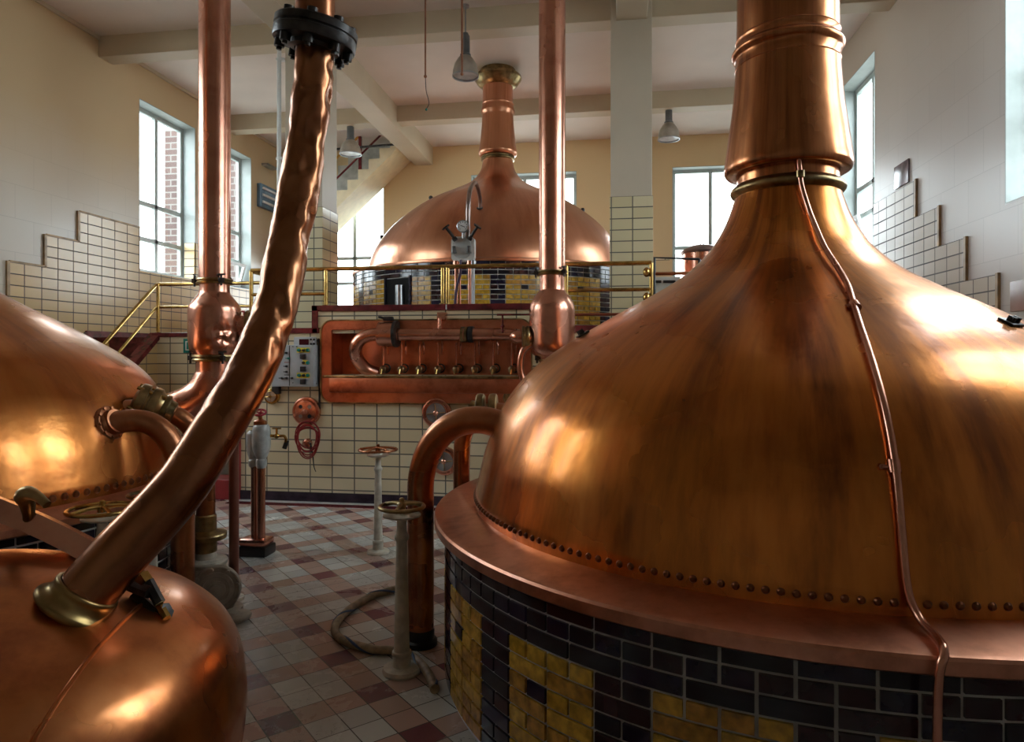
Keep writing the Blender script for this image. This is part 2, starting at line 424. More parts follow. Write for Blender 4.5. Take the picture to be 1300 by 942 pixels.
# windows: frame, sash bars, glass panes; a daylight portal fills each opening
def window(n, axis, pos, out, a0, a1, zb, zt, bars, mull, label, hopper=False):
    """pos = room face of the wall, out = +1/-1 direction of outside"""
    w = thing('window_%d' % n, label, 'window', (0, 0, 0), kind='structure')
    del w['category']
    d0, d1 = pos+out*.24, pos+out*.31
    lo, hi = min(d0, d1), max(d0, d1)
    def bx(bm, u0, u1, z0, z1, dd=0.):
        if axis == 1: box(bm, (lo-dd, u0, z0), (hi+dd, u1, z1), .006)
        else: box(bm, (u0, lo-dd, z0), (u1, hi+dd, z1), .006)
    bm = B(); f = .085
    bx(bm, a0, a1, zb, zb+f); bx(bm, a0, a1, zt-f, zt); bx(bm, a0, a0+f, zb+f, zt-f); bx(bm, a1-f, a1, zb+f, zt-f)
    fr = link('window_frame', bm, FRAME, w, False)
    bm = B()
    for u in mull: bx(bm, u-.04, u+.04, zb+f, zt-f)
    for z in bars: bx(bm, a0+f, a1-f, z-.038, z+.038)
    link('window_bars', bm, FRAME, w, False)
    bm = B(); mid = (lo+hi)/2; us = [a0+f]+list(mull)+[a1-f]; zs = [zb+f]+list(bars)+[zt-f]
    for u0, u1 in zip(us, us[1:]):
        for z0, z1 in zip(zs, zs[1:]):
            if axis == 1: co = [(mid, u0, z0), (mid, u1, z0), (mid, u1, z1), (mid, u0, z1)]
            else: co = [(u0, mid, z0), (u1, mid, z0), (u1, mid, z1), (u0, mid, z1)]
            bm.faces.new([bm.verts.new(c) for c in co])
    link('window_pane', bm, GLASS, w, False)
    bm = B()
    s0, s1 = min(pos, d0), max(pos, d0)
    if axis == 1: box(bm, (s0-.0 if out > 0 else s0, a0, zb-.0), (s1, a1, zb+.02))
    else: box(bm, (a0, s0, zb), (a1, s1, zb+.02))
    link('window_sill', bm, WHITE, w, False)
    # white plastered reveal
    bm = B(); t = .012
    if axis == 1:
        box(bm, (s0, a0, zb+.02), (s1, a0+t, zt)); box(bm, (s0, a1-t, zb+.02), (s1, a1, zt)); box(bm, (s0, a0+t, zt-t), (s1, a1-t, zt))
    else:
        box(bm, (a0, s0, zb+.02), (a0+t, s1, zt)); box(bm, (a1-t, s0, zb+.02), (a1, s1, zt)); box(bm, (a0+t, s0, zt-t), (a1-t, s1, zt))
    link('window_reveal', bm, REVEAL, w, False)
    if hopper:
        bm = B(); q = mull[0]
        zz0, zz1 = zb+f, bars[0]-.03
        M = Matrix.Translation((d0, 0, zz0))@Matrix.Rotation(math.radians(16*(-out if False else out)*-1), 4, 'Y')@Matrix.Translation((-d0, 0, -zz0))
        x0, x1 = (d0-.05, d0) if out > 0 else (d0, d0+.05)
        for (u0, u1, c0, c1) in ((q, a1-f, zz0, zz0+.06), (q, a1-f, zz1-.06, zz1), (q, q+.06, zz0+.06, zz1-.06), (a1-f-.06, a1-f, zz0+.06, zz1-.06)):
            box(bm, (x0, u0, c0), (x1, u1, c1), 0, 0, M)
        link('hopper_sash', bm, WHITE, w, False)
    ld = bpy.data.lights.new('daylight_portal', 'AREA'); ld.shape = 'RECTANGLE'
    ld.cycles.is_portal = True
    lo_ = bpy.data.objects.new('daylight_portal', ld); C.objects.link(lo_)
    ld.size = (a1-a0); ld.size_y = (zt-zb)
    c = Vector(((pos+out*.4), (a0+a1)/2, (zb+zt)/2)) if axis == 1 else Vector(((a0+a1)/2, pos+out*.4, (zb+zt)/2))
    lo_.location = c
    dirv = Vector((-out, 0, 0)) if axis == 1 else Vector((0, -out, 0))
    lo_.rotation_euler = dirv.to_track_quat('-Z', 'Z').to_euler()
k = 1
LL = ['white-framed window in the left wall beside the near kettles, nearest the viewer', 'white-framed window in the left wall just before the stepped tiles',
      'tall window with daylight and brickwork outside, left of the thick upright copper pipe', 'narrow-looking window just right of the thick upright copper pipe on the left wall']
RLB = ['white-framed window in the right wall nearest the viewer', 'window in the right wall at the right edge of the picture', 'window in the right wall just right of the near kettle neck']
for i, (a, b) in enumerate(LW):
    window(k, 1, RL, -1, a, b, WB, WTOP, [3.72, 4.33], [(a+b)/2], LL[i], hopper=(i == 3)); k += 1
for i, (a, b) in enumerate(RW):
    window(k, 1, RR, 1, a, b, WB, WTOP, [3.9, 4.33], [(a+b)/2], RLB[i], hopper=(i == 2)); k += 1
for i, (a, b, zb) in enumerate(BW):
    window(k, 0, SF, 1, a, b, zb, 5.86, [[3.45, 4.05], [4.12], [4.12]][i], [(a+b)/2], ['window in the far wall cut diagonally by the cream staircase', 'window in the far wall behind the neck of the raised kettle', 'large window in the far wall left of the near kettle neck'][i]); k += 1

# beams
nb = 1
def trim(bm, mat, label=None):
    global nb
    o = struct('trim_%d' % nb, bm, mat, None, label); nb += 1; return o
for s in (-.9, 2.5, 5.9, 9.3, 12.75):
    bm = B(); box(bm, (RL, s, 6.24), (RR, s+.3, HC+.02), .012); trim(bm, BEAM, 'painted ceiling beam running across the hall')
for r0, r1 in ((-4.57, -4.15), (.02, .42)):
    bm = B(); box(bm, (r0, SB, 6.13), (r1, SF, HC+.02), .012); trim(bm, BEAM, 'deep painted ceiling beam running the length of the hall')
bm = B(); box(bm, (RL, SB, HC-.06), (RL+.035, SF, HC), .008); trim(bm, BEAM)
# columns
def column(r0, r1, s0, s1, zb, label):
    global nb
    o = thing('trim_%d' % nb, label, 'column', ((r0+r1)/2, (s0+s1)/2, zb), kind='structure'); nb += 1; del o['category']
    bm = B(); box(bm, (r0, s0, 3.82), (r1, s1, HC), .01); link('painted_shaft', bm, COLP, o, False)
    bm = B(); box(bm, (r0-.012, s0-.012, zb), (r1+.012, s1+.012, 3.82), .004)
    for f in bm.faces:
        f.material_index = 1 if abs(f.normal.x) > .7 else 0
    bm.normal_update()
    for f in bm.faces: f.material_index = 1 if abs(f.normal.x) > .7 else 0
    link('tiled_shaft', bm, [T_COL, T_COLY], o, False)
column(-4.6, -4.05, 9.1, 9.62, GZ, 'square column half hidden behind the dented copper pipe')
column(-.05, .485, 9.1, 9.62, GZ, 'square column with tiled lower half in front of the raised kettle')
bm = B(); cyl(bm, (-4.68, 9.08, GZ), (-4.68, 9.08, HC), .03, 12)
for z in (3., 4.5, 5.9): box(bm, (-4.72, 9.06, z), (-4.6, 9.14, z+.03))
solo('conduit_pipe', bm, WHITE, 'thin pale conduit pipe clipped beside the left column', 'pipe', (-4.68, 9.08, GZ))

# stepped tile dado on the side walls (tan edging)
def dado(side, mat, steps, end, lab):
    x = RL if side < 0 else RR; t = .018*(-side)
    outline = []
    for s0, z in steps: outline.append((s0, z))
    poly = [(s_, z_) for s_, z_ in [(steps[0][0], 0.)]]
    for i, (s0, z) in enumerate(steps):
        poly.append((s0, z)); nx = steps[i+1][0] if i+1 < len(steps) else end
        poly.append((nx, z))
    poly.append((end, 0.))
    bm = B(); prism(bm, [(x, s_, z_) for s_, z_ in poly], (t, 0, 0))
    o = trim(bm, mat, lab)
    bm = B(); e = .016
    for i, (s0, z) in enumerate(steps):
        nx = steps[i+1][0] if i+1 < len(steps) else end
        xx = sorted((x, x+t*1.6))
        pz = steps[i-1][1] if i else 0
        box(bm, (xx[0], s0-.045, pz), (xx[1], s0, z+.012), .004)
        if side < 0 and i: box(bm, (xx[0], s0, z-.004), (xx[1], nx, z+.024), .004)
    trim(bm, TAN, 'tan edging tiles of the stepped wall tiling')
dado(-1, T_Y, [(7.16, 2.50), (7.75, 2.94), (8.33, 3.38), (8.92, 3.82)], 10.2, 'cream wall tiles stepping up along the left wall')
bm = B(); box(bm, (RL, 10.2, 0), (RL+.018, 11.72, WB)); box(bm, (RL, 11.72, 0), (RL+.018, 12.15, 3.82)); box(bm, (RL, 12.15, 0), (RL+.018, 13.7, WB)); box(bm, (RL-.2, 11.69, WB+.02), (RL+.0, 11.72-.008, 3.82)); trim(bm, T_Y, 'cream wall tiles below the left windows')
dado(1, T_YR, [(7.01, 2.50), (7.6, 2.94), (8.18, 3.38), (8.77, 3.82)], 10.08, 'cream wall tiles stepping up along the right wall')
bm = B(); box(bm, (RR-.018, 10.08, 0), (RR, 11.6, WB)); box(bm, (RR-.018, 11.6, 0), (RR, SF, 3.82)); trim(bm, T_YR)

# ---- gallery
SG, SL = 7.7, 9.03      # front wall planes
NX0, NX1, NZ0, NZ1 = -3.42, -.93, 1.19, 2.145
bm = B(); box(bm, (-4.40, SG+.35, GZ-.2), (RR, SF, GZ)); box(bm, (-6.56, SL+.2, GZ-.2), (-4.40, SF, GZ)); box(bm, (RL, SL+.0, GZ-.2), (-6.56, SF, GZ))
o = struct('floor_gallery', bm, RED)
bm = B()
wall_with_holes(bm, 0, SG, .35, -4.48, RR, [(NX0+.1, NX1-.1, NZ0+.32, NZ1-.09)], 0, 2.0)
box(bm, (-3.48, SG, 2.0), (-.86, SG+.12, 2.26))
struct('wall_gallery', bm, T_X)
bm = B(); box(bm, (-6.56, SL, 0), (-5.95, SL+.2, 2.0)); box(bm, (-5.0, SL, 0), (-4.48, SL+.2, 2.0)); box(bm, (-5.95, SL, 1.43), (-5.0, SL+.2, 2.0))
struct('wall_recess', bm, T_X)
bm = B(); box(bm, (-4.48, SG+.35, 0), (-4.40, SL+.2, 2.0)); struct('wall_gallery_side', bm, T_Y)
# oxblood copings
bm = B()
box(bm, (-4.5, SG-.02, 2.0), (-3.46, SG+.37, 2.065), .006); box(bm, (-3.55, SG-.02, 2.0), (-3.475, SG+.14, 2.33), .006)
box(bm, (-3.55, SG-.02, 2.26), (-.79, SG+.14, 2.33), .006); box(bm, (-.865, SG-.02, 2.0), (-.79, SG+.14, 2.27), .006)
box(bm, (-.86, SG-.02, 2.0), (RR, SG+.37, 2.075), .006); box(bm, (-4.5, SG+.3, 2.0), (-4.38, SL+.2, 2.065)); box(bm, (-6.60, SL-.02, 2.0), (-4.4, SL+.22, 2.065), .006)
trim(bm, RED, 'oxblood tile coping along the gallery edge')
bm = B(); box(bm, (-1.92, SG-.021, 2.268), (-1.905, SG+.0, 2.325)); trim(bm, WHITE)
# skirting and border on the floor
bm = B(); box(bm, (-4.48, SG-.018, 0), (RR, SG, .115), .004); struct('baseboard_far', bm, SKIRT)
bm = B(); box(bm, (-4.52, SG-.12, 0), (RR, SG-.018, .006)); struct('baseboard_strip', bm, plain('pale_border', (.5, .5, .49), .3))
bm = B(); box(bm, (-4.52, SG-.24, 0), (RR, SG-.12, .005)); trim(bm, RED, 'red border tiles of the floor along the wall')
bm = B(); box(bm, (-4.53, SG-.03, 0), (-4.46, SG+.36, 2.0), .008); box(bm, (-4.98, SG-.05, 0), (-4.53, SG+.3, .24), .015); trim(bm, REDPAINT, 'red painted corner strip and plinth at the gallery wall end')
# door in the recess
d = thing('door_1', 'grey door in a white frame under the gallery landing', 'door', (-5.5, SL, 0), kind='structure'); del d['category']
bm = B(); box(bm, (-5.95, SL-.03, 0), (-5.87, SL+.12, 1.43), .006); box(bm, (-5.08, SL-.03, 0), (-5.0, SL+.12, 1.43), .006); box(bm, (-5.95, SL-.03, 1.36), (-5.0, SL+.12, 1.44), .006)
link('door_frame', bm, WHITE, d, False)
bm = B(); box(bm, (-5.87, SL+.08, 0), (-5.08, SL+.12, 1.36)); link('door_leaf', bm, plain('door_grey', (.30, .28, .24), .5), d, False)
# stairs down to the left, between parapet and left wall
bm = B(); n = 11; s_top = SL; L = 2.35
for i in range(n):
    z1 = 2.0-(i)*2.0/n; box(bm, (RL+.02, s_top-(i+1)*L/n, 0), (-6.62, s_top-i*L/n+.01, z1-.09 if i == 0 else z1-.09))
o = struct('stair_steps', bm, [RED]); o['label'] = 'red steps going down towards the left kettle'
bm = B(); prism(bm, [(-6.62, SL, 0), (-6.62, SL, 2.0), (-6.62, SL-2.3, .12), (-6.62, SL-2.3, 0)], (.09, 0, 0)); struct('wall_stair', bm, T_Y)
bm = B(); prism(bm, [(-6.66, SL+.02, 2.065), (-6.66, SL-2.35, .16), (-6.66, SL-2.35, .07), (-6.66, SL+.02, 1.98)], (.17, 0, 0)); trim(bm, RED, 'sloping oxblood coping of the stair wall')
bm = B(); prism(bm, [(RL+.018, SL+2, 2.10), (RL+.018, SL, 2.10), (RL+.018, SL-2.35, .17), (RL+.018, SL-2.35, .02), (RL+.018, SL, 1.9), (RL+.018, SL+2, 1.99)], (.03, 0, 0)); trim(bm, RED, 'oxblood skirting climbing along the left wall')
# red flight at the back of the gallery
bm = B()
for i in range(5):
    box(bm, (-7.45+.27*i, 12.0, GZ), (-7.45+.27*5, 13.3, GZ+.19*(i+1)))
    box(bm, (-7.47+.27*i, 11.98, GZ+.19*(i+1)-.03), (-7.45+.27*5, 13.32, GZ+.19*(i+1)+.005))
o = struct('stair_steps', bm, REDPAINT); o['label'] = 'red painted flight of steps at the back of the gallery'
# cream staircase along the far wall
def zs(r): return 5.28+.9*(r+5.75)
bm = B(); r0, r1 = -7.68, -4.35; y0, y1 = 14.4, 15.4
poly = [(r0, zs(r0)), (r1, zs(r1))]
tr = .245; top = []; r = r1
cols = []
while r > r0+.01:
    rn = max(r0, r-tr); zt_ = zs(r)+.16
    top.append((r, zt_)); top.append((rn, zt_)); r = rn
poly2 = [(a, b) for a, b in poly]+top
prism(bm, [(a, y0, min(b, HC-.02)) for a, b in poly2], (0, y1-y0, 0))
o = struct('stair_steps', bm, plain('stair_cream', (.80, .68, .44), .5, 0, .04)); o['label'] = 'cream staircase rising to the right along the far wall'
bm = B(); r = r1
while r > r0+.01:
    rn = max(r0, r-tr); z_ = min(zs(r)+.16, HC-.3); box(bm, (rn, y1-.35, z_-.02), (r, y1-.02, min(z_+.95, HC-.01))); r = rn
trim(bm, plain('stair_wall_grey', (.50, .50, .46), .5), 'grey wall face behind the cream staircase')
t = thing('stair_railing', 'dark red and yellow railing on the cream staircase by the far window', 'railing', (-5.5, 14.42, zs(-5.5)+.4))
def sp(r, dz): return Vector((r, 14.44, zs(r)+dz))
bm = B(); box(bm, (-5.57, 14.41, zs(-5.54)+.22), (-5.51, 14.47, zs(-5.54)+.22+.9)); link('post', bm, RED, t, False)
bm = B(); tube(bm, [sp(-6.4, .42+.25), sp(-5.0, .42+.25)], .022, 8); link('middle_rail', bm, RED, t)
bm = B(); tube(bm, [sp(-6.4, 1.12), sp(-5.5, 1.12)], .025, 8); link('handrail', bm, plain('handrail_yellow', (.62, .33, .04), .35), t)
bm = B(); tube(bm, [(-6.6, 14.0, 6.14), (-4.6, 14.0, 6.2)], .025, 8); solo('ceiling_conduit', bm, IRON, 'thin dark conduit under the ceiling above the cream staircase', 'pipe', (-6.6, 14.0, 6.14))

# outside: neighbouring brick building
bm = B(); box(bm, (-13.0, 18.3, -1), (-8.6, 19.2, 8.3)); o = solo('brick_building', bm, OUTBRICK, 'dark brick building seen outside through the left windows', 'building', (-13, 18.3, -1))
bm = B(); box(bm, (-60, -60, -1.2), (60, 80, -1.0)); struct('ground', bm, plain('yard_ground', (.30, .30, .28), .9))

# ================================================================ BRICK BASES
def brick_base(bm, cx, cy, R, ztop, zbot, pil0, npil, course, rows_dark=3, skip=None, dark_only=False, hdr_deg=None):
    nb_ = int(round(2*PI*R/.225/2))*2
    nst = int(round(nb_/npil))*npil               # stretchers per turn
    dth = 2*PI/nst; mor = .013
    nrow = int((ztop-zbot)/course)+1
    lathe(bm, [(R-.012, zbot), (R-.012, ztop)], (cx, cy, 0), 160, mi=0)
    per = nst//npil
    for row in range(nrow):
        z1 = ztop-row*course; z0 = z1-course+mor
        if z0 < zbot: z0 = zbot
        if z1-z0 < .02: continue
        header = (row % 2 == 1)
        ncell = nst*2 if header else nst
        dt = 2*PI/ncell; shift = 0 if header else (0 if row % 4 == 0 else .5*dt)
        for i in range(ncell):
            a0 = pil0-dth/2+i*dt+shift; a1 = a0+dt; am = (a0+a1)/2
            if skip and skip(am, (z0+z1)/2): continue
            if row < rows_dark: dark = True
            else:
                rel = ((am-(pil0-dth/2))/dth) % per
                dark = rel < 1.0
                if not header and not dark:
                    a0 = a0-shift; a1 = a1-shift; 
                inset = (abs(rel-per/2-.25) < .26 and header and row in (5,))
                dark = dark or inset
            if row >= rows_dark and not header:
                a0 = pil0-dth/2+i*dt; a1 = a0+dt; am = (a0+a1)/2
                dark = (((am-(pil0-dth/2))/dth) % per) < 1.0
            if dark_only: dark = True
            g = mor/R/2; a0 += g; a1 -= g
            mi = (1+random.randrange(3)) if dark else (4+random.randrange(3))
            seg = 3; fr = [[], []]; bk = [[], []]
            for k_ in range(seg+1):
                a = a0+(a1-a0)*k_/seg
                for q, z in enumerate((z0, z1)):
                    fr[q].append(bm.verts.new((cx+R*math.cos(a), cy+R*math.sin(a), z)))
                    bk[q].append(bm.verts.new((cx+(R-.014)*math.cos(a), cy+(R-.014)*math.sin(a), z)))
            fs = []
            for k_ in range(seg):
                fs.append(bm.faces.new((fr[0][k_], fr[0][k_+1], fr[1][k_+1], fr[1][k_])))
                fs.append(bm.faces.new((fr[1][k_], fr[1][k_+1], bk[1][k_+1], bk[1][k_])))
                fs.append(bm.faces.new((fr[0][k_], bk[0][k_], bk[0][k_+1], fr[0][k_+1])))
            fs.append(bm.faces.new((fr[0][0], fr[1][0], bk[1][0], bk[0][0])))
            fs.append(bm.faces.new((fr[0][-1], bk[0][-1], bk[1][-1], fr[1][-1])))
            for f in fs: f.material_index = mi
BMATS = [MORTAR]+GL_DARK+GL_YEL

RIVM = plain('rivet_copper', (.30, .12, .06), .3, 1., .2)
def rivets(root, cx, cy, R, z, n, first_az, name='rivet', r=.013):
    """the 100 rivets facing the standing point as parts, the rest of the ring as one part"""
    ids = list(range(n)); cam = math.atan2(-cy, -cx)
    def dist(i):
        a = 2*PI*i/n; return abs((a-first_az+PI) % (2*PI)-PI)
    ids.sort(key=dist); base = None; origin = WLOC[root.name]
    me = None
    for i in ids[:100]:
        a = 2*PI*i/n; p = Vector((cx+R*math.cos(a), cy+R*math.sin(a), z))-origin
        if me is None:
            bm = B(); lathe(bm, [(r*1.25, -.006), (r*1.2, .0), (r, .005), (r*.7, .011), (0, .0135)], (0, 0, 0), 12, (1, 0, 0))
            o = link(name, bm, RIVM); me = o.data
        else:
            o = bpy.data.objects.new(name, me); C.objects.link(o)
        o.parent = root; o.location = p; o.rotation_euler = (0, 0, a); WLOC[o.name] = origin
    bm = B()
    for i in ids[100:]:
        a = 2*PI*i/n
        lathe(bm, [(r, -.004), (r, .004), (0, .013)], (cx+R*math.cos(a), cy+R*math.sin(a), z), 8, (math.cos(a), math.sin(a), 0))
    o = link('rivets_behind', bm, RIVM, root); o['kind'] = 'stuff'

PROF = [(1.812, .90), (1.812, .985), (1.80, 1.0), (1.785, 1.10), (1.76, 1.20), (1.719, 1.31), (1.655, 1.45), (1.565, 1.58), (1.466, 1.68),
        (1.34, 1.775), (1.161, 1.885), (.96, 2.00), (.775, 2.10), (.59, 2.215), (.46, 2.335), (.385, 2.44), (.335, 2.54), (.300, 2.64), (.285, 2.70)]
def refine(prof, n=5):
    q = smoothpath([(r, z, 0) for r, z in prof], n); return [(v.x, v.y) for v in q]

# ================================================================ KETTLE 1 (right, near)
K1 = rm(1.605, 4.0)
kx, ky = K1.x, K1.y
t = thing('brew_kettle', 'huge near copper brewing kettle with long neck, filling the right of the picture', 'kettle', (kx, ky, 0))
bm = B(); brick_base(bm, kx, ky, 1.99, .803, 0.0, math.radians(-139.3), 18, .0715); link('brick_base', bm, BMATS, t, True, 30)
bm = B(); lathe(bm, [(1.78, .84), (2.0, .80), (2.0, .815), (2.035, .812), (2.045, .82), (2.047, .862), (2.04, .872), (2.025, .877), (1.86, .897), (1.80, .905)], (kx, ky, 0), 200)
link('copper_ledge', bm, COP_LEDGE, t)
bm = B(); lathe(bm, [(1.79, .895), (1.816, .90), (1.816, .925)]+refine([(1.814, .97)]+PROF[3:], 5), (kx, ky, 0), 200); link('dome', bm, COP_K1, t, True, 60)
rivets(t, kx, ky, 1.814, .945, 232, math.radians(-100), r=.0125)
bm = B(); lathe(bm, [(.285, 2.66)]+[(.283+.034*math.sin(PI*k/10)**.8, 2.665+.075*k/10) for k in range(11)]+[(.28, 2.745)], (kx, ky, 0), 96); link('brass_ring', bm, BRASS_OLD, t)
bm = B(); lathe(bm, [(.281, 2.70), (.281, 2.90)], (kx, ky, 0), 96); link('neck_sleeve', bm, COP_NECK, t)
bm = B(); lathe(bm, refine([(.27, 2.80), (.30, 2.795), (.335, 2.80), (.35, 2.82), (.352, 2.85), (.343, 2.92), (.325, 3.05), (.305, 3.2), (.292, 3.35), (.288, 3.42)], 4), (kx, ky, 0), 96); link('neck_skirt', bm, COP_NECK, t, True, 50)
bm = B(); lathe(bm, [(.288, 3.42), (.291, 3.425), (.288, 3.432), (.287, 3.48)]+[(.288+.022*math.sin(PI*k/8), 3.485+.06*k/8) for k in range(9)]+[(.284, 3.55), (.284, 3.585), (.288, 3.59), (.283, 3.597)], (kx, ky, 0), 96); link('neck_bead', bm, COP_NECK, t, True, 40)
bm = B(); lathe(bm, [(.281, 3.59), (.275, 4.2), (.272, HC)], (kx, ky, 0), 96); link('neck_pipe', bm, COP_NECK, t)
def kp(azd, r, z): a = math.radians(azd); return Vector((kx+r*math.cos(a), ky+r*math.sin(a), z))
def kprof(z):
    pr = PROF
    for (r0, z0), (r1, z1) in zip(pr, pr[1:]):
        if z0 <= z <= z1: return r0+(r1-r0)*(z-z0)/(z1-z0)
    return pr[0][0] if z < pr[0][1] else .285
tp = [(-92.9, .315, 2.83), (-92.3, .325, 2.76), (-91.2, .34, 2.66), (-87, .37, 2.53), (-85.3, .43, 2.43), (-84.6, .55, 2.29), (-84.6, .69, 2.18), (-86.5, .88, 2.07), (-88.8, 1.06, 1.965),
      (-90.5, 1.25, 1.855), (-91.4, 1.42, 1.745), (-91.8, 1.55, 1.63), (-91.9, 1.645, 1.51), (-92.0, 1.73, 1.35), (-92.1, 1.785, 1.18), (-92.1, 1.82, 1.04), (-91.9, 1.845, .965), (-91.5, 1.90, .918), (-91.3, 1.99, .905), (-91.6, 2.06, .89), (-92.2, 2.075, .80), (-92.3, 2.075, .40), (-92.3, 2.075, .0)]
bm = B(); tube(bm, smoothpath([kp(a, r, z) for a, r, z in tp], 6), .0135, 12); dt_ = link('drip_tube', bm, COP_PIPE, t)
for a, r, z in ((-88.5, 1.05, 1.96), (-92, 1.70, 1.37)):
    bm = B(); c = kp(a, r+.01, z); d1 = (kp(a, kprof(z-.05)+.01, z-.05)-kp(a, kprof(z+.05)+.01, z+.05)).normalized()
    cyl(bm, c-d1*.022, c+d1*.022, .021, 14); q = kp(a-1.2, r-.04, z); cyl(bm, kp(a-1.3, r-.045, z), kp(a-1.3, r+.01, z), .009, 8); cyl(bm, c, kp(a-1.3, r+.008, z), .007, 8)
    link('tube_clamp', bm, COP_PIPE, dt_)
bm = B(); cyl(bm, kp(-91.8, .333, 2.70), kp(-91.9, .335, 2.735), .022, 12); link('tube_union', bm, BRASS_OLD, dt_)
def small_plate(root, azd, z, kx, ky, name='hinge_plate'):
    a = math.radians(azd); r = kprof(z); r2 = kprof(z+.03)
    n_ = Vector((math.cos(a)*.03, math.sin(a)*.03, abs(r2-r))).normalized()
    M = Matrix.Translation((kx+r*math.cos(a), ky+r*math.sin(a), z+.005))@n_.to_track_quat('Z', 'Y').to_matrix().to_4x4()
    bm = B(); box(bm, (-.05, -.035, -.004), (.05, .035, .007), .003, 0, M)
    for s_ in (-.02, .02): box(bm, (s_-.008, -.02, .006), (s_+.008, .012, .03), .002, 0, M)
    cyl(bm, M@Vector((-.035, -.008, .022)), M@Vector((.035, -.008, .022)), .006, 10)
    return link(name, bm, IRON, root)
small_plate(t, -52, 1.885, kx, ky); small_plate(t, -168, 1.86, kx, ky)

# ================================================================ KETTLE 2 (left)
K2 = rm(-4.2, 4.6); lx, ly = K2.x, K2.y
t = thing('brew_kettle', 'large copper brewing kettle cut off by the left edge, riveted rim over dark bricks', 'kettle', (lx, ly, 0))
bm = B(); brick_base(bm, lx, ly, 1.86, .80, 0., math.radians(-20), 18, .0725, dark_only=True); link('brick_base', bm, BMATS, t, True, 30)
bm = B(); lathe(bm, [(1.75, .83), (1.87, .79), (1.90, .79), (1.915, .80), (1.915, .84), (1.90, .85), (1.81, .905)], (lx, ly, 0), 160); link('copper_ledge', bm, COP_LEDGE, t)
bm = B(); lathe(bm, [(1.79, .895), (1.816, .90), (1.816, .925)]+refine([(1.814, .97)]+PROF[3:], 5)+[(.28, 3.5), (.27, HC)], (lx, ly, 0), 160); link('dome', bm, COP_K2, t, True, 60)
bm = B(); lathe(bm, [(.285, 2.66)]+[(.283+.034*math.sin(PI*k/10)**.8, 2.665+.075*k/10) for k in range(11)]+[(.28, 2.745)], (lx, ly, 0), 64); link('brass_ring', bm, BRASS_OLD, t)
rivets(t, lx, ly, 1.814, .945, 170, math.radians(-30), r=.019)
small_plate(t, -55, 1.90, lx, ly)

# ================================================================ KETTLE 3 (raised, far)
K3 = rm(-.24, 11.6); mx, my = K3.x, K3.y
t = thing('brew_kettle', 'raised copper kettle on the gallery, yellow and dark glazed brick base behind the brass rail', 'kettle', (mx, my, GZ))
da0, da1 = math.radians(-127.5), math.radians(-119.5)
dc = math.radians(-80.3-36.3)
def skip3(a, z):
    d_ = (a-dc+PI) % (2*PI)-PI
    return abs(d_) < .105 and z < 2.83
bm = B(); brick_base(bm, mx, my, 2.39, 3.02, GZ, math.radians(-80.3), 18, .0665, skip=skip3)
link('brick_base', bm, BMATS, t, True, 30)
ua = Vector((math.cos(dc), math.sin(dc), 0)); ub = Vector((-math.sin(dc), math.cos(dc), 0)); c0 = Vector((mx, my, 0))+ua*2.365
bm = B(); prism(bm, [c0-ub*.22+Vector((0, 0, 2.0)), c0+ub*.22+Vector((0, 0, 2.0)), c0+ub*.22+Vector((0, 0, 2.82)), c0-ub*.22+Vector((0, 0, 2.82))], ua*.02)
fo = link('fire_opening', bm, plain('opening_dark', (.004, .004, .004), .95), t, False); fo['label'] = 'black furnace opening in the brick base'  # flat slab; the shade inside the opening is painted in as black
bm = B(); cyl(bm, c0+ua*.04+ub*.06+Vector((0, 0, 2.0)), c0+ua*.04+ub*.06+Vector((0, 0, 2.72)), .06, 16); link('flue_tube', bm, STEEL, fo)
bm = B()
for s_ in (-1, 1): prism(bm, [c0+ub*(s_*.225)+Vector((0, 0, 2.0)), c0+ub*(s_*.255)+Vector((0, 0, 2.0)), c0+ub*(s_*.255)+Vector((0, 0, 2.85)), c0+ub*(s_*.225)+Vector((0, 0, 2.85))], ua*.035)
link('opening_trim', bm, GL_DARK[2], fo, False)
bm = B(); lathe(bm, [(2.1, 3.10), (2.2, 3.09), (2.40, 3.05), (2.405, 3.03), (2.40, 3.01), (2.36, 3.0)], (mx, my, 0), 160); link('copper_ledge', bm, COP_K3, t)
P3 = [(2.135, 3.08), (2.13, 3.2), (2.09, 3.35), (2.03, 3.48), (1.92, 3.65), (1.74, 3.86), (1.54, 4.03), (1.32, 4.19), (1.12, 4.31), (.93, 4.40), (.72, 4.50), (.57, 4.575), (.44, 4.66), (.35, 4.76), (.29, 4.86), (.262, 4.97), (.25, 5.05)]
bm = B(); lathe(bm, refine(P3, 4), (mx, my, 0), 160); link('dome', bm, COP_K3, t, True, 60)
bm = B(); lathe(bm, [(.25, 5.02), (.285, 5.03), (.285, 5.05), (.25, 5.06), (.285, 5.065), (.285, 5.08), (.25, 5.09)], (mx, my, 0), 48); link('brass_ring', bm, BRASS_OLD, t)
bm = B(); lathe(bm, refine([(.25, 5.09), (.30, 5.10), (.325, 5.14), (.325, 5.18), (.31, 5.26), (.29, 5.42), (.27, 5.65), (.262, 5.80)], 3)+[(.28, 5.83), (.285, 5.87), (.27, 5.92), (.262, 5.95), (.27, 5.97), (.258, 6.0), (.255, 6.28)], (mx, my, 0), 64); link('neck', bm, COP_K3, t, True, 40)
bm = B(); lathe(bm, [(.25, 6.26), (.30, 6.28), (.345, 6.32), (.375, 6.37), (.40, 6.40), (.40, 6.44), (.33, 6.46), (.3, 6.55)], (mx, my, 0), 48); link('top_flange', bm, BRASS_OLD, t)
bm = B(); pp = [Vector((mx, my, 0))+Vector((r*math.cos(math.radians(188)), r*math.sin(math.radians(188)), z)) for r, z in ((2.17, 3.1), (2.16, 3.25), (2.07, 3.5), (1.95, 3.68), (1.78, 3.88))]
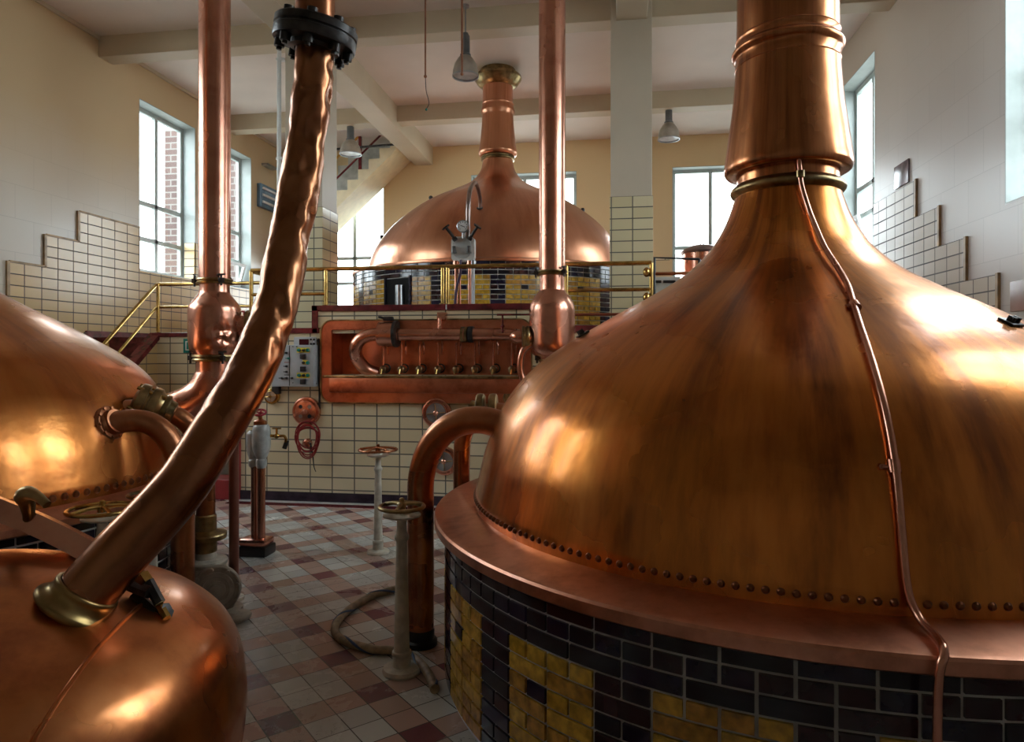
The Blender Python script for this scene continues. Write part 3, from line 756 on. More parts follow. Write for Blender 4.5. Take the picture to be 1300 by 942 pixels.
tube(bm, smoothpath(pp, 4), .015, 8); link('rim_cable', bm, BLACK, t)
for a_, z_, r_ in ((-140, 4.245, 1.24), (-15, 4.06, 1.50), (197, 3.68, 1.93)):
    bm = B(); a = math.radians(a_); c = Vector((mx+r_*math.cos(a), my+r_*math.sin(a), z_)); cyl(bm, c-Vector((0, 0, .06)), c+Vector((0, 0, .0)), .03, 10); sphere(bm, c+Vector((0, 0, .01)), .035, 10)
    link('dome_fitting', bm, IRON, t)

# ================================================================ KETTLE 4 (front left corner)
fx, fy = rm(-1.75, 2.2).xy
t = thing('lauter_grant_vessel', 'low rounded copper vessel in the bottom left corner that the dented pipe rises from', 'vessel', (fx, fy, 0))
P4 = [(.80, .12), (.82, .30), (.84, .50), (.835, .60), (.82, .69), (.78, .775), (.72, .84), (.645, .895), (.52, .955), (.40, 1.005), (.27, 1.05), (.14, 1.085), (.0, 1.10)]
bm = B(); lathe(bm, refine(P4[:-1], 4)+[(0, 1.10)], (fx, fy, 0), 128); link('shell', bm, COP_FRONT, t, True, 60)
bm = B(); lathe(bm, [(.78, 0), (.86, 0), (.86, .08), (.80, .13)], (fx, fy, 0), 96); link('foot_ring', bm, CREAMPAINT, t)
bm = B(); lathe(bm, [(.834, .66), (.842, .665), (.844, .70), (.80, .72)], (fx, fy, 0), 96)
bm.free()
def f4(X, Z, z): return rm(X, Z, z)
band = [P(-90, 625, 2.25), P(-40, 637, 2.33), P(0, 652, 2.38), P(50, 672, 2.42), P(104, 699, 2.44), P(150, 728, 2.42), P(186, 762, 2.36), P(200, 786, 2.28)]
bm = B(); tube(bm, smoothpath(band, 6), 0, sect=[(.045, .07), (.05, -.07), (-.02, -.07), (-.025, .07)]); hb = link('hatch_bar', bm, COP_PIPE, t, True, 30)
bm = B(); c = P(44, 652, 2.36)
tube(bm, smoothpath([P(30, 668, 2.38), P(36, 655, 2.36), P(34, 638, 2.34), P(30, 630, 2.33), P(37, 626, 2.32), P(50, 632, 2.31), P(60, 641, 2.30)], 5), lambda q: .014+.014*math.sin(PI*min(1, q*1.05))**2, 14); link('bar_handle', bm, BRASS_OLD, hb)
bm = B()
hm = lambda x, y, Z: P(x, y, Z)
for (x0, y0, x1, y1, w_) in ((165, 742, 190, 752, .02), (188, 738, 203, 766, .016), (170, 756, 196, 780, .02), (196, 780, 212, 772, .017), (198, 790, 213, 776, .02)):
    cyl(bm, P(x0, y0, 2.24), P(x1, y1, 2.22), w_*1.1, 6)
link('hatch_hinge', bm, IRON, hb)
bm = B(); cyl(bm, P(178, 733, 2.26), P(186, 745, 2.24), .03, 6); cyl(bm, P(192, 750, 2.25), P(212, 785, 2.2), .014, 6); link('hinge_bolt', bm, BRASS, hb)
bm = B()
seam = []
for i in range(15):
    q = i/14; Z_ = 2.25-.9*q; X_ = -1.20+.02*math.sin(q*3); rr_ = math.hypot(X_+1.75, Z_-2.2)
    zz = 0
    for (r1, z1), (r0, z0) in zip(P4, P4[1:]):
        if r0 <= rr_ <= r1+1e-6: zz = z0+(z1-z0)*(rr_-r0)/(r1-r0+1e-9); break
    if zz > .45: seam.append(rm(X_, Z_, zz+.001))
tube(bm, smoothpath(seam, 3), .007, 8); link('seam', bm, COP_FRONT, t)

# ================================================================ DENTED PIPE
path = [(97, 768, 2.10), (122, 738, 2.12), (152, 704, 2.15), (182, 672, 2.19), (211, 640, 2.23), (238, 606, 2.28), (262, 568, 2.34), (286, 528, 2.41), (310, 488, 2.49), (330, 446, 2.56), (346, 402, 2.63), (358, 352, 2.70), (368, 306, 2.74), (376, 262, 2.77), (384, 212, 2.79), (391, 165, 2.80), (396, 120, 2.80), (399, 85, 2.80), (400, 50, 2.80)]
pts = smoothpath([P(*p) for p in path], 10)
t = thing('vapour_pipe', 'long dented copper pipe curving up from the front left vessel to a dark iron flange', 'pipe', pts[0])
def dents(p, q, d):
    p = Vector((p.x, p.y, p.z*.8)); amp = .001+.0115*max(0, min(1, (q-.33)/.22))
    n1 = noise.noise(p*6.5+Vector((2, 5, 1))); n2 = noise.noise(p*13.+Vector((3, 1, 7))); n3 = noise.noise(p*27.)
    v = -max(0, n1-.10)*1.8-max(0, n2-.10)*1.9+.3*n3+.1
    return amp*v
def prad(q): return .089-.012*q if q < .9 else .0782-.002*(q-.9)*10
bm = B(); tube(bm, pts, prad, 64, dents); link('dented_tube', bm, copper('copper_dented', (.35, .135, .055), (.46, .20, .09), (.22, .075, .035), .27, False, .5), t, True, 80)
d0 = (pts[6]-pts[0]).normalized(); 
bm = B(); lathe(bm, refine([(.095, -.035), (.116, -.033), (.124, -.022), (.121, -.010), (.109, .0), (.100, .012), (.097, .026), (.099, .036), (.096, .044), (.088, .046)], 3), pts[0]+d0*.012, 64, (d0+Vector((0, 0, .10))).normalized()); link('base_flange', bm, plain('bronze_flange', (.36, .25, .10), .3, 1., .2, 9), t)
top = pts[-1]; ax = (P(403, 0, 2.8)-P(396, 100, 2.8)).normalized()
ax = (Vector((0, 0, 1))+rm(.17, .0)+rm(0, -.08)).normalized()
bm = B(); lathe(bm, [(.075, -.05), (.10, -.045), (.105, -.03), (.163, -.026), (.166, -.018), (.166, .012), (.160, .016), (.160, .020), (.166, .024), (.166, .05), (.16, .056), (.075, .058)], top, 64, ax); fl = link('top_flange', bm, IRON, t)
e1 = ax.cross(Vector((0, 1, 0))).normalized(); e2 = ax.cross(e1)
for i in range(8):
    a = 2*PI*i/8+.3; c = top+(e1*math.cos(a)+e2*math.sin(a))*.135
    bm = B(); lathe(bm, [(0, -.07), (.011, -.07), (.011, -.058), (.021, -.058), (.021, -.022), (.011, -.022), (.011, .05), (.02, .05), (.02, .075), (0, .075)], c, 12, ax); link('flange_bolt', bm, IRON, fl)
bm = B(); up0 = top+ax*.04; tube(bm, smoothpath([up0, Vector((top.x, top.y, top.z+.4)), Vector((top.x, top.y, HC))], 8), .0785, 40); link('riser_tube', bm, COP_DARK, t)

# ================================================================ STAND PIPES WITH BULB
def clamp_ring(root, c, r, h=.05):
    bm = B(); lathe(bm, [(r-.012, -h/2), (r+.012, -h/2), (r+.016, -h*.25), (r+.004, 0), (r+.016, h*.25), (r+.012, h/2), (r-.012, h/2)], c, 48); ring = link('clamp_ring', bm, BRASS_OLD, root)
    for a in (200, 320, 80):
        a = math.radians(a); d_ = Vector((math.cos(a), math.sin(a), 0)); p = Vector(c)+d_*(r+.03); tn = Vector((-d_.y, d_.x, 0))
        bm = B(); cyl(bm, p-Vector((0, 0, .05)), p+Vector((0, 0, .05)), .011, 8); box(bm, (p.x-.02, p.y-.02, p.z-.02), (p.x+.02, p.y+.02, p.z+.025), .004)
        cyl(bm, p+Vector((0, 0, .05))-tn*.035, p+Vector((0, 0, .06))+tn*.035, .008, 8); link('wing_nut', bm, IRON, ring)
def bulb_disp(p, q, d):
    return 0
V1 = rm(-2.82, 6.5); V2 = rm(.0586*7.25, 7.25)
t = thing('stand_pipe', 'upright copper pipe with dented bulb, its elbow curving behind the left kettle', 'pipe', (V1.x, V1.y, 0), 'stand pipes with bulbs')
bm = B(); lathe(bm, [(.142, 2.46), (.142, HC)], V1, 64); link('upper_tube', bm, COP_PIPE, t)
clamp_ring(t, (V1.x, V1.y, 2.44), .148)
def zV(y, Z): return EYE-(y-H)*Z/F
bm = B()
pr = refine([(.135, 2.45), (.135, 2.36), (.145, 2.32), (.19, 2.26), (.228, 2.20), (.236, 2.12), (.236, 1.98), (.233, 1.88), (.22, 1.80), (.195, 1.755), (.185, 1.73)], 5)
lathe(bm, pr, (V1.x, V1.y, 0), 96)
cdir = (Vector((-V1.x, -V1.y, 0))).normalized(); hd = Vector((V1.x, V1.y, 0))+(cdir+Vector((.55, .1, 0))).normalized()*.236+Vector((0, 0, 1.93))
for v in bm.verts:
    w_ = math.exp(-((v.co-hd).length/.11)**2)
    if w_ > .01:
        rd = Vector((v.co.x-V1.x, v.co.y-V1.y, 0)).normalized(); v.co += rd*w_*(-.012+.03*noise.noise(v.co*22.))
link('bulb', bm, COP_PIPE, t, True, 60)
clamp_ring(t, (V1.x, V1.y, 1.715), .185, .06)
bm = B(); el = [Vector((V1.x, V1.y, 1.70)), Vector((V1.x, V1.y, 1.58)), Vector((V1.x, V1.y, 1.50))+rm(-.02, -.01), Vector((V1.x, V1.y, 1.36))+rm(-.10, -.03), Vector((V1.x, V1.y, 1.26))+rm(-.24, -.07), Vector((V1.x, V1.y, 1.20))+rm(-.42, -.12), Vector((V1.x, V1.y, 1.18))+rm(-.75, -.35)]
tube(bm, smoothpath(el, 8), lambda q: .165+.02*q, 48); link('elbow', bm, COP_PIPE, t)
def side_port(root, c, d, r=.10, mat=COP_PIPE):
    d = Vector(d).normalized(); bm = B(); cyl(bm, c, c+d*.09, r*.8, 32); link('side_branch', bm, mat, root)
    bm = B(); lathe(bm, [(0, .07), (r*1.15, .07), (r*1.2, .08), (r*1.2, .10), (r*1.1, .105), (r*1.1, .12), (r*1.2, .125), (r*1.2, .145), (r, .15), (0, .155)], c, 40, d); rr_ = link('port_ring', bm, BRASS_OLD, root)
    return c+d*.15
side_port(t, Vector((V1.x, V1.y, 2.02))+rm(.20, .05), rm(1, .25), .13)
t = thing('stand_pipe', 'thick upright copper pipe with a bulb in the middle, in front of the raised kettle', 'pipe', (V2.x, V2.y, 0), 'stand pipes with bulbs')
z0 = lambda y: zV(y, 7.25)
bm = B(); lathe(bm, [(.141, z0(346)), (.141, HC)], V2, 64); link('upper_tube', bm, COP_PIPE, t)
clamp_ring(t, (V2.x, V2.y, z0(347)), .147)
bm = B(); lathe(bm, refine([(.133, z0(347)), (.133, z0(366)), (.15, z0(371)), (.20, z0(379)), (.238, z0(390)), (.242, z0(405)), (.242, z0(430)), (.236, z0(441)), (.21, z0(449)), (.15, z0(455)), (.135, z0(460))], 5), (V2.x, V2.y, 0), 96); link('bulb', bm, COP_PIPE, t, True, 60)
clamp_ring(t, (V2.x, V2.y, z0(455)), .135, .06)
bm = B(); lathe(bm, [(.10, 0), (.12, 0), (.12, .05), (.105, .06), (.105, z0(461))], V2, 48); link('lower_tube', bm, COP_PIPE, t)
vp_end = side_port(t, Vector((V2.x, V2.y, z0(428)))+rm(-.17, -.02), rm(-1, .0), .10)
bm = B(); zc = z0(455)
tube(bm, smoothpath([Vector((V2.x, V2.y, z0(436)))+rm(-.21, -.06), Vector((V2.x, V2.y, z0(446)))+rm(-.31, -.06), Vector((V2.x, V2.y, z0(466)))+rm(-.34, -.06), Vector((V2.x, V2.y, z0(484)))+rm(-.30, -.06), Vector((V2.x, V2.y, z0(500)))+rm(-.20, -.06)], 8), .036, 20); link('side_bend', bm, COP_PIPE, t)
bm = B(); tube(bm, [Vector((V2.x-.2, V2.y+.02, z0(399))), Vector((V2.x-.60, V2.y+.05, z0(398.5)))], .011, 8); link('sensing_tube', bm, RED, t)

# ================================================================ KETTLE ELBOWS AND FLOOR PIPES
def vpipe(label, name, pts_, r, mat, seg=32, n=8):
    t = thing(name, label, 'pipe', Vector((pts_[-1].x, pts_[-1].y, 0)))
    bm = B(); tube(bm, smoothpath(pts_, n), r, seg); link('tube', bm, mat, t); return t
# right kettle
t = vpipe('thick copper outlet elbow bending down from the near right kettle to the floor', 'outlet_pipe',
    [P(655, 547, 3.92), P(632, 538, 3.95), P(608, 533, 3.98), P(582, 537, 4.02), P(560, 551, 4.06), P(544, 574, 4.1), P(535, 605, 4.13), P(534, 640, 4.14), P(534, 700, 4.14), P(534, 760, 4.14), Vector((P(534, 800, 4.14).x, P(534, 800, 4.14).y, 0.0))], .080, COP_DARK)
b0 = P(534, 800, 4.14); bm = B(); lathe(bm, [(.07, 0), (.10, 0), (.10, .03), (.083, .04), (.083, .09), (.08, .10)], (b0.x, b0.y, 0), 40); link('floor_boot', bm, BLACK, t)
t = vpipe('slimmer copper outlet elbow with paired brass flanges behind the thick elbow of the near kettle', 'outlet_pipe',
    [P(690, 529, 4.75), P(655, 526, 4.85), P(632, 524, 4.9), P(612, 527, 4.92), P(597, 538, 4.94), P(588, 557, 4.95), P(586, 590, 4.95), P(586, 650, 4.95), Vector((P(586, 700, 4.95).x, P(586, 700, 4.95).y, 0))], .060, COP_DARK)
for x_ in (610, 626):
    c = P(x_, 525, 4.9); bm = B(); lathe(bm, [(.06, -.032), (.13, -.03), (.142, -.022), (.145, 0), (.142, .022), (.13, .03), (.06, .032)], c, 40, rm(1, -.05)); fl = link('flange', bm, BRASS_OLD, t)
bm = B(); cyl(bm, P(631, 525, 4.88), P(650, 527, 4.85), .078, 28); link('collar', bm, COP_DARK, t)
bm = B(); cyl(bm, P(597, 521, 4.93), P(606, 523, 4.92), .075, 24); link('coupling', bm, BRASS_OLD, t)
bx_ = P(582, 700, 4.95)
# left kettle
t = vpipe('brown copper elbow bolted to the side of the left kettle, bending down to the floor', 'outlet_pipe',
    [P(128, 540, 4.25), P(150, 536, 4.31), P(175, 534, 4.36), P(197, 541, 4.38), P(214, 558, 4.40), P(226, 585, 4.4), P(232, 620, 4.4), P(232, 680, 4.4), P(232, 740, 4.4), Vector((P(232, 740, 4.4).x, P(232, 740, 4.4).y, 0))], .072, COP_DARK)
dirn = (Vector((lx, ly, 0))-Vector((P(138, 537, 4.3).x, P(138, 537, 4.3).y, 0))).normalized(); dirn = (dirn+Vector((0, 0, -.35))).normalized()
c = P(140, 537, 4.29)
bm = B(); lathe(bm, [(0, -.03), (.112, -.03), (.112, .0), (.10, .012), (.08, .015), (.075, .05), (0, .05)], c, 40, -dirn); fl = link('wall_flange', bm, COP_DARK, t)
e1 = dirn.cross(Vector((0, 0, 1))).normalized(); e2 = dirn.cross(e1)
for i in range(10):
    a = 2*PI*i/10; p = c+(e1*math.cos(a)+e2*math.sin(a))*.096; bm = B(); cyl(bm, p, p-dirn*.022, .010, 6); link('flange_bolt', bm, COP_DARK, fl)
t = vpipe('copper elbow with a heavy brass coupling, leaving the left kettle above the other elbow', 'outlet_pipe',
    [P(152, 520, 4.5), P(172, 519, 4.56), P(195, 520, 4.62), P(216, 524, 4.66), P(236, 536, 4.7), P(250, 556, 4.74), P(258, 584, 4.76), P(261, 620, 4.76), P(261, 680, 4.76), P(261, 700, 4.76)], .062, COP_DARK)
dn = (P(216, 526, 4.66)-P(195, 518, 4.62)).normalized()
bm = B(); lathe(bm, [(.06, -.16), (.095, -.155), (.125, -.14), (.13, -.12), (.13, -.09), (.10, -.085), (.10, -.07), (.13, -.065), (.135, -.045), (.135, -.015), (.12, -.005), (.11, .02), (.115, .03), (.115, .05), (.09, .06), (.085, .10), (.06, .11)], P(200, 519, 4.63), 40, dn); cp = link('brass_coupling', bm, BRASS_OLD, t)
for i in range(5):
    a = 2*PI*i/5+.4; e1 = dn.cross(Vector((0, 0, 1))).normalized(); e2 = dn.cross(e1); p = P(200, 519, 4.63)+(e1*math.cos(a)+e2*math.sin(a))*.118
    bm = B(); cyl(bm, p-dn*.165, p+dn*.02, .012, 8); link('coupling_bolt', bm, BRASS, cp)
pb = P(261, 700, 4.76)
bm = B(); c = Vector((pb.x, pb.y, 0)); zf = zV(678, 4.76)
lathe(bm, [(.064, zf+.14), (.072, zf+.13), (.072, zf+.03), (.09, zf+.02), (.135, zf+.01), (.14, zf), (.135, zf-.03), (.075, zf-.04), (.075, zf-.12), (.064, zf-.125)], c, 40); link('brass_flange', bm, BRASS_OLD, t)
bm = B(); zf = zV(712, 4.76); lathe(bm, [(.07, zf+.10), (.07, zf+.02), (.14, zf+.012), (.145, zf), (.14, zf-.02), (.13, zf-.025), (.14, zf-.03), (.14, zf-.05), (.08, zf-.06), (.08, zf-.12)], c, 40); link('white_flange', bm, CREAMPAINT, t)
# slanted brass ring plate beside the flange
# round-faced valve on the floor
vc = P(275, 747, 4.55)
t = thing('floor_valve', 'round-faced grey-white valve body standing on the floor at the foot of the left pipes', 'valve', (vc.x, vc.y, 0))
fd = rm(.25, -1).normalized()
bm = B(); lathe(bm, [(0, -.13), (.10, -.12), (.125, -.07), (.125, -.02), (.150, -.018), (.155, -.01), (.155, .018), (.150, .026), (.142, .028), (.138, .023), (.115, .024), (.110, .031), (.085, .033), (.080, .028), (.062, .029), (.058, .036), (.035, .036), (.033, .05), (.02, .055), (0, .055)], vc, 56, fd); bd = link('valve_body', bm, GREIGE, t)
e1 = fd.cross(Vector((0, 0, 1))).normalized(); e2 = fd.cross(e1)
for i in range(8):
    a = 2*PI*i/8+.2; p = vc+(e1*math.cos(a)+e2*math.sin(a))*.135; bm = B(); cyl(bm, p+fd*.015, p+fd*.042, .013, 6); link('cover_bolt', bm, GREIGE, bd)
bm = B(); lathe(bm, [(.06, vc.z-.1), (.07, vc.z-.2), (.075, .03), (.13, .025), (.13, 0)], (vc.x-.03, vc.y+.12, 0), 32); link('foot', bm, GREIGE, t)
bm = B(); q = P(298, 768, 4.5); lathe(bm, [(0, .06), (.03, .06), (.04, .05), (.10, .045), (.105, .035), (.10, .02), (.06, .0)], (q.x, q.y, 0), 36); link('side_flange', bm, GREIGE, t)
bm = B(); q = P(297, 700, 4.9); q0 = Vector((q.x, q.y, 0))
lathe(bm, [(.034, .0), (.034, 1.17)], q0, 20); t = thing('floor_pipe', 'thin dull red-brown pipe standing on the floor between the left pipes and the twin valve', 'pipe', q0)
tube(bm, smoothpath([q0+Vector((0, 0, 1.17)), q0+Vector((0, 0, 1.24))+rm(-.02, 0), q0+Vector((0, 0, 1.27))+rm(-.08, -.01), q0+Vector((0, 0, 1.28))+rm(-.16, -.03)], 6), .034, 20); link('tube', bm, plain('red_brown_pipe', (.30, .13, .10), .35, .7), t)
bm = B(); lathe(bm, [(.03, .02), (.07, .02), (.07, 0), (0, 0)], q0, 24); link('floor_plate', bm, CREAMPAINT, t)

# ================================================================ HANDWHEEL PEDESTALS
def pedestal(px, ywheel, Z, R, label, mat_wheel=BRASS_OLD, hz=.91, dished=False, slim=False):
    c = rm((px-650)/F*Z, Z)
    t = thing('handwheel_pedestal', label, 'valve', (c.x, c.y, 0), 'handwheel pedestals')
    k = .92 if slim else 1.
    sh = [(0, 0), (.105*k, 0), (.108*k, .012), (.100*k, .028), (.05*k, .036), (.05*k, .09), (.055*k, .10), (.052*k, .115), (.043*k, .12), (.036*k, .45), (.031*k, .70), (.031*k, .72), (.040*k, .735), (.040*k, .75), (.030*k, .765), (.027*k, .80), (.027*k, hz-.06)]
    bm = B(); lathe(bm, sh, c, 40); link('column', bm, CREAMPAINT, t)
    bm = B(); lathe(bm, [(0, hz-.075), (.03, hz-.07), (.075, hz-.06), (.105*k, hz-.05), (.105*k, hz-.042), (.04, hz-.038), (.02, hz-.01), (0, hz-.01)], c, 40); link('top_plate', bm, CREAMPAINT, t)
    bm = B(); torus(bm, (c.x, c.y, hz), R-.012, .0125, seg=56, ms=12, sq=.9); w = link('handwheel', bm, mat_wheel, t)
    for i in range(5 if dished else 3):
        a = 2*PI*i/(5 if dished else 3)+.6; e = c+Vector((math.cos(a)*(R-.012), math.sin(a)*(R-.012), hz)); s_ = c+Vector((0, 0, hz+.012))
        bm = B(); m_ = (s_+e)/2+Vector((0, 0, .008)); tube(bm, smoothpath([s_, m_, e], 4), lambda q: .010+.004*abs(2*q-1), 10); link('spoke', bm, mat_wheel, w)
    bm = B(); lathe(bm, [(0, hz-.02), (.024, hz-.02), (.026, hz+.018), (.018, hz+.024), (.014, hz+.026), (.014, hz+.045), (.008, hz+.05), (0, hz+.05)], c, 20); link('hub_nut', bm, mat_wheel, w)
    return t
pedestal(510, 640, 3.78, .132, 'cream handwheel pedestal standing nearest, in front of the thick right elbow', dished=False)
pedestal(480, 571, 6.04, .175, 'slim cream handwheel pedestal standing farther back on open floor by the tiled wall', COP_DARK, dished=True, slim=True)
pedestal(130, 645, 3.72, .18, 'handwheel pedestal with a wide brass wheel in front of the left kettle', BRASS, dished=True)
pedestal(192, 622, 4.12, .135, 'handwheel pedestal mostly hidden behind the dented pipe, brass wheel edge showing', BRASS_OLD)

# ================================================================ TWIN WHITE VALVE
t0 = rm(-.372*6, 6.0)
t = thing('twin_valve', 'chipped white valve body with red handwheel on two copper pipes, left of the cable reel', 'valve', (t0.x, t0.y, 0))
bm = B(); vs = box(bm, (t0.x-.14, t0.y-.10, 0), (t0.x+.13, t0.y+.10, .09), .02); link('plinth', bm, BLACK, t)
bm = B(); box(bm, (t0.x-.13, t0.y-.09, .09), (t0.x+.12, t0.y+.09, .15), .025); link('copper_shoe', bm, COP_PIPE, t)
pa, pb_ = t0+rm(-.035, .03), t0+rm(.045, -.02)
bm = B(); lathe(bm, [(.029, .14), (.029, .80)], (pa.x, pa.y, 0), 24); link('pipe', bm, COP_PIPE, t)
bm = B(); lathe(bm, [(.033, .14), (.033, .80)], (pb_.x, pb_.y, 0), 24); link('pipe', bm, COP_PIPE, t)
WV = plain('chipped_white_enamel', (.52, .56, .55), .3, 0, .2, 9, .05, .4)
bm = B(); lathe(bm, refine([(.036, .76), (.045, .78), (.045, .83), (.038, .84), (.055, .87), (.075, .93), (.080, 1.0), (.078, 1.08), (.065, 1.13), (.05, 1.14)], 3), (pb_.x, pb_.y, 0), 36); link('valve_body', bm, WV, t, True, 60)
bm = B(); lathe(bm, refine([(.03, .76), (.04, .78), (.04, .82), (.034, .83), (.045, .86), (.058, .92), (.06, 1.0), (.055, 1.06), (.03, 1.08)], 3), (pa.x-.01, pa.y, 0), 32); link('valve_body', bm, WV, t, True, 60)
bm = B(); lathe(bm, [(.05, 1.13), (.056, 1.14), (.056, 1.17), (.03, 1.18), (.018, 1.19), (.018, 1.25)], (pb_.x-.01, pb_.y, 0), 28); link('bonnet', bm, COP_DARK, t)
bm = B(); wc = Vector((pb_.x-.005, pb_.y-.02, 1.245)); wax = (rm(.1, -.5)+Vector((0, 0, 1))).normalized(); torus(bm, wc, .05, .010, wax, 32, 8)
e1 = wax.cross(Vector((1, 0, 0))).normalized(); e2 = wax.cross(e1)
for i in range(4):
    a = i*PI/2; cyl(bm, wc, wc+(e1*math.cos(a)+e2*math.sin(a))*.05, .007, 8)
link('red_handwheel', bm, plain('wheel_red', (.35, .01, .03), .3), t)
def small_tap(root, c, d, sc=1., name='side_tap'):
    d = Vector(d).normalized(); bm = B(); up = Vector((0, 0, 1))
    cyl(bm, c, c+d*.10*sc, .012*sc, 12); sphere(bm, c+d*.06*sc, .022*sc, 12); cyl(bm, c+d*.06*sc, c+d*.06*sc+up*.06*sc, .009*sc, 10)
    cyl(bm, c+d*.06*sc+up*.06*sc-d*.035*sc, c+d*.06*sc+up*.06*sc+d*.035*sc, .007*sc, 8)
    tube(bm, smoothpath([c+d*.09*sc, c+d*.12*sc, c+d*.135*sc-up*.02*sc, c+d*.135*sc-up*.05*sc], 4), .011*sc, 10)
    return link(name, bm, BRASS, root)
small_tap(t, Vector((pb_.x, pb_.y, 1.04))+rm(.07, 0), rm(1, -.1), 1.1)
bm = B(); cyl(bm, Vector((pb_.x, pb_.y, .93))+rm(.20, 0), Vector((pb_.x, pb_.y, 1.0))+rm(.225, 0), .02, 12); link('hose_tail', bm, IRON, t)

# ================================================================ WALL TROUGH WITH TAPS
tc_ = Vector(((NX0+NX1)/2, SG, (NZ0+NZ1)/2)); TW, TH = NX1-NX0, NZ1-NZ0
t = thing('wash_trough', 'long copper trough recessed in the tiled gallery wall', 'trough', tc_)
def ringplate(bm, outer, inner, y0, y1):
    """flat plate with a hole: outlines in (x,z), extruded y0->y1"""
    n_ = len(outer)
    A = [bm.verts.new((x, y0, z)) for x, z in outer]; A2 = [bm.verts.new((x, y0, z)) for x, z in inner]
    Bv = [bm.verts.new((x, y1, z)) for x, z in outer]; B2 = [bm.verts.new((x, y1, z)) for x, z in inner]
    for i in range(n_):
        j = (i+1) % n_
        for q in ((A[i], A[j], A2[j], A2[i]), (Bv[i], B2[i], B2[j], Bv[j]), (A[i], Bv[i], Bv[j], A[j]), (A2[i], A2[j], B2[j], B2[i])): bm.faces.new(q)
def off(pts_, cx, cz): return [(cx+x, cz+z) for x, z in pts_]
CX, CZ = tc_.x, tc_.z
outer = off(rrect(TW, TH, .13, 8), CX, CZ)
icz = (NZ0+.30+NZ1-.10)/2; ih = (NZ1-.10)-(NZ0+.30)
inner = off(rrect(TW-.24, ih, .03, 8), CX, icz)
bm = B(); ringplate(bm, outer, inner, SG-.03, SG-.004); link('face_plate', bm, COP_RED, t)
bm = B(); ringplate(bm, off(rrect(TW+.03, TH+.03, .145, 8), CX, CZ), outer, SG-.042, SG-.002); link('brass_edge', bm, BRASS_OLD, t)
bm = B(); x0, x1, zz0, zz1 = CX-(TW-.24)/2, CX+(TW-.24)/2, icz-ih/2, icz+ih/2; dp = .30; w_ = .006
box(bm, (x0, SG+dp-w_, zz0), (x1, SG+dp, zz1)); box(bm, (x0, SG-.02, zz0), (x0+w_, SG+dp, zz1)); box(bm, (x1-w_, SG-.02, zz0), (x1, SG+dp, zz1)); box(bm, (x0, SG-.02, zz0), (x1, SG+dp, zz0+w_)); box(bm, (x0, SG-.02, zz1-w_), (x1, SG+dp, zz1))
link('recess_lining', bm, COP_RED, t, False)
bm = B(); box(bm, (CX-TW/2+.02, SG-.055, NZ0+.285), (CX+TW/2-.02, SG-.01, NZ0+.315), .008); link('front_lip', bm, BRASS_OLD, t)
bm = B(); box(bm, (CX-TW/2+.11, SG-.075, NZ0+.115), (CX+TW/2-.10, SG-.02, NZ0+.285), .014); link('basin_front', bm, COP_RED, t)
# header pipe
yH = SG-.105; xL = onS(445, 425, yH).x
def hp(x, y, dy=0): return onS(x, y, yH+dy)
t = thing('header_pipe', 'thick copper header pipe running through the wall trough with an elbow at its left end', 'pipe', hp(500, 425))
bm = B(); tube(bm, smoothpath([hp(478, 474, .24), hp(464, 468, .17), hp(453, 454, .07), hp(452, 440, .01), hp(459, 430), hp(472, 425), hp(486, 424.5)], 8), .075, 32); link('elbow', bm, COP_PIPE, t)
bm = B(); tube(bm, [hp(484, 424.5), hp(592, 424.5)], .072, 32); link('main_tube', bm, COP_PIPE, t)
bm = B(); cyl(bm, hp(482, 424), hp(501, 424), .14, 36); box(bm, (hp(485, 0).x, yH-.06, hp(0, 439).z), (hp(501, 0).x, yH+.06, hp(0, 428).z), .01); link('strainer_housing', bm, COP_PIPE, t)
bm = B(); cyl(bm, hp(501, 424), hp(505, 424), .155, 14); link('black_clamp', bm, IRON, t)
bm = B(); box(bm, (hp(487, 0).x, yH-.03, hp(0, 411).z), (hp(499, 0).x, yH+.03, hp(0, 406).z), .01); tube(bm, [hp(480, 402, -.05), hp(488, 404, -.02), hp(500, 405)], .014, 8); link('clamp_lever', bm, IRON, t)
bm = B()
for i, x_ in enumerate((586, 590.5)): cyl(bm, hp(x_, 424.5), hp(x_+3, 424.5), .088, 32)
link('union_nut', bm, BRASS_OLD, t)
bm = B(); cyl(bm, hp(595, 424.5), hp(601, 424.5), .093, 32); link('black_union', bm, BLACK, t)
bm = B(); tube(bm, smoothpath([hp(600, 424.5), hp(625, 424.5), hp(640, 424.5), hp(652, 426), hp(662, 433), vp_end+Vector((-.07, .03, 0)), vp_end+Vector((.02, 0, 0))], 8), .068, 32); link('end_bend', bm, COP_PIPE, t)
bm = B(); q = hp(560, 404); box(bm, (q.x-.05, SG-.10, q.z-.02), (q.x+.05, SG-.0, q.z+.07), .006); cyl(bm, Vector((q.x-.02, SG-.095, q.z)), hp(558, 420), .022, 10); link('hanger_bracket', bm, COP_PIPE, t)
bm = B(); tube(bm, [hp(638, 422, -.07), hp(638, 399, -.07)], .011, 8); sphere(bm, hp(638, 414, -.07), .022, 10); link('vent_tube', bm, RED, t)
def tq(x, y, dy=0): return onS(x, y, SG+.10+dy)
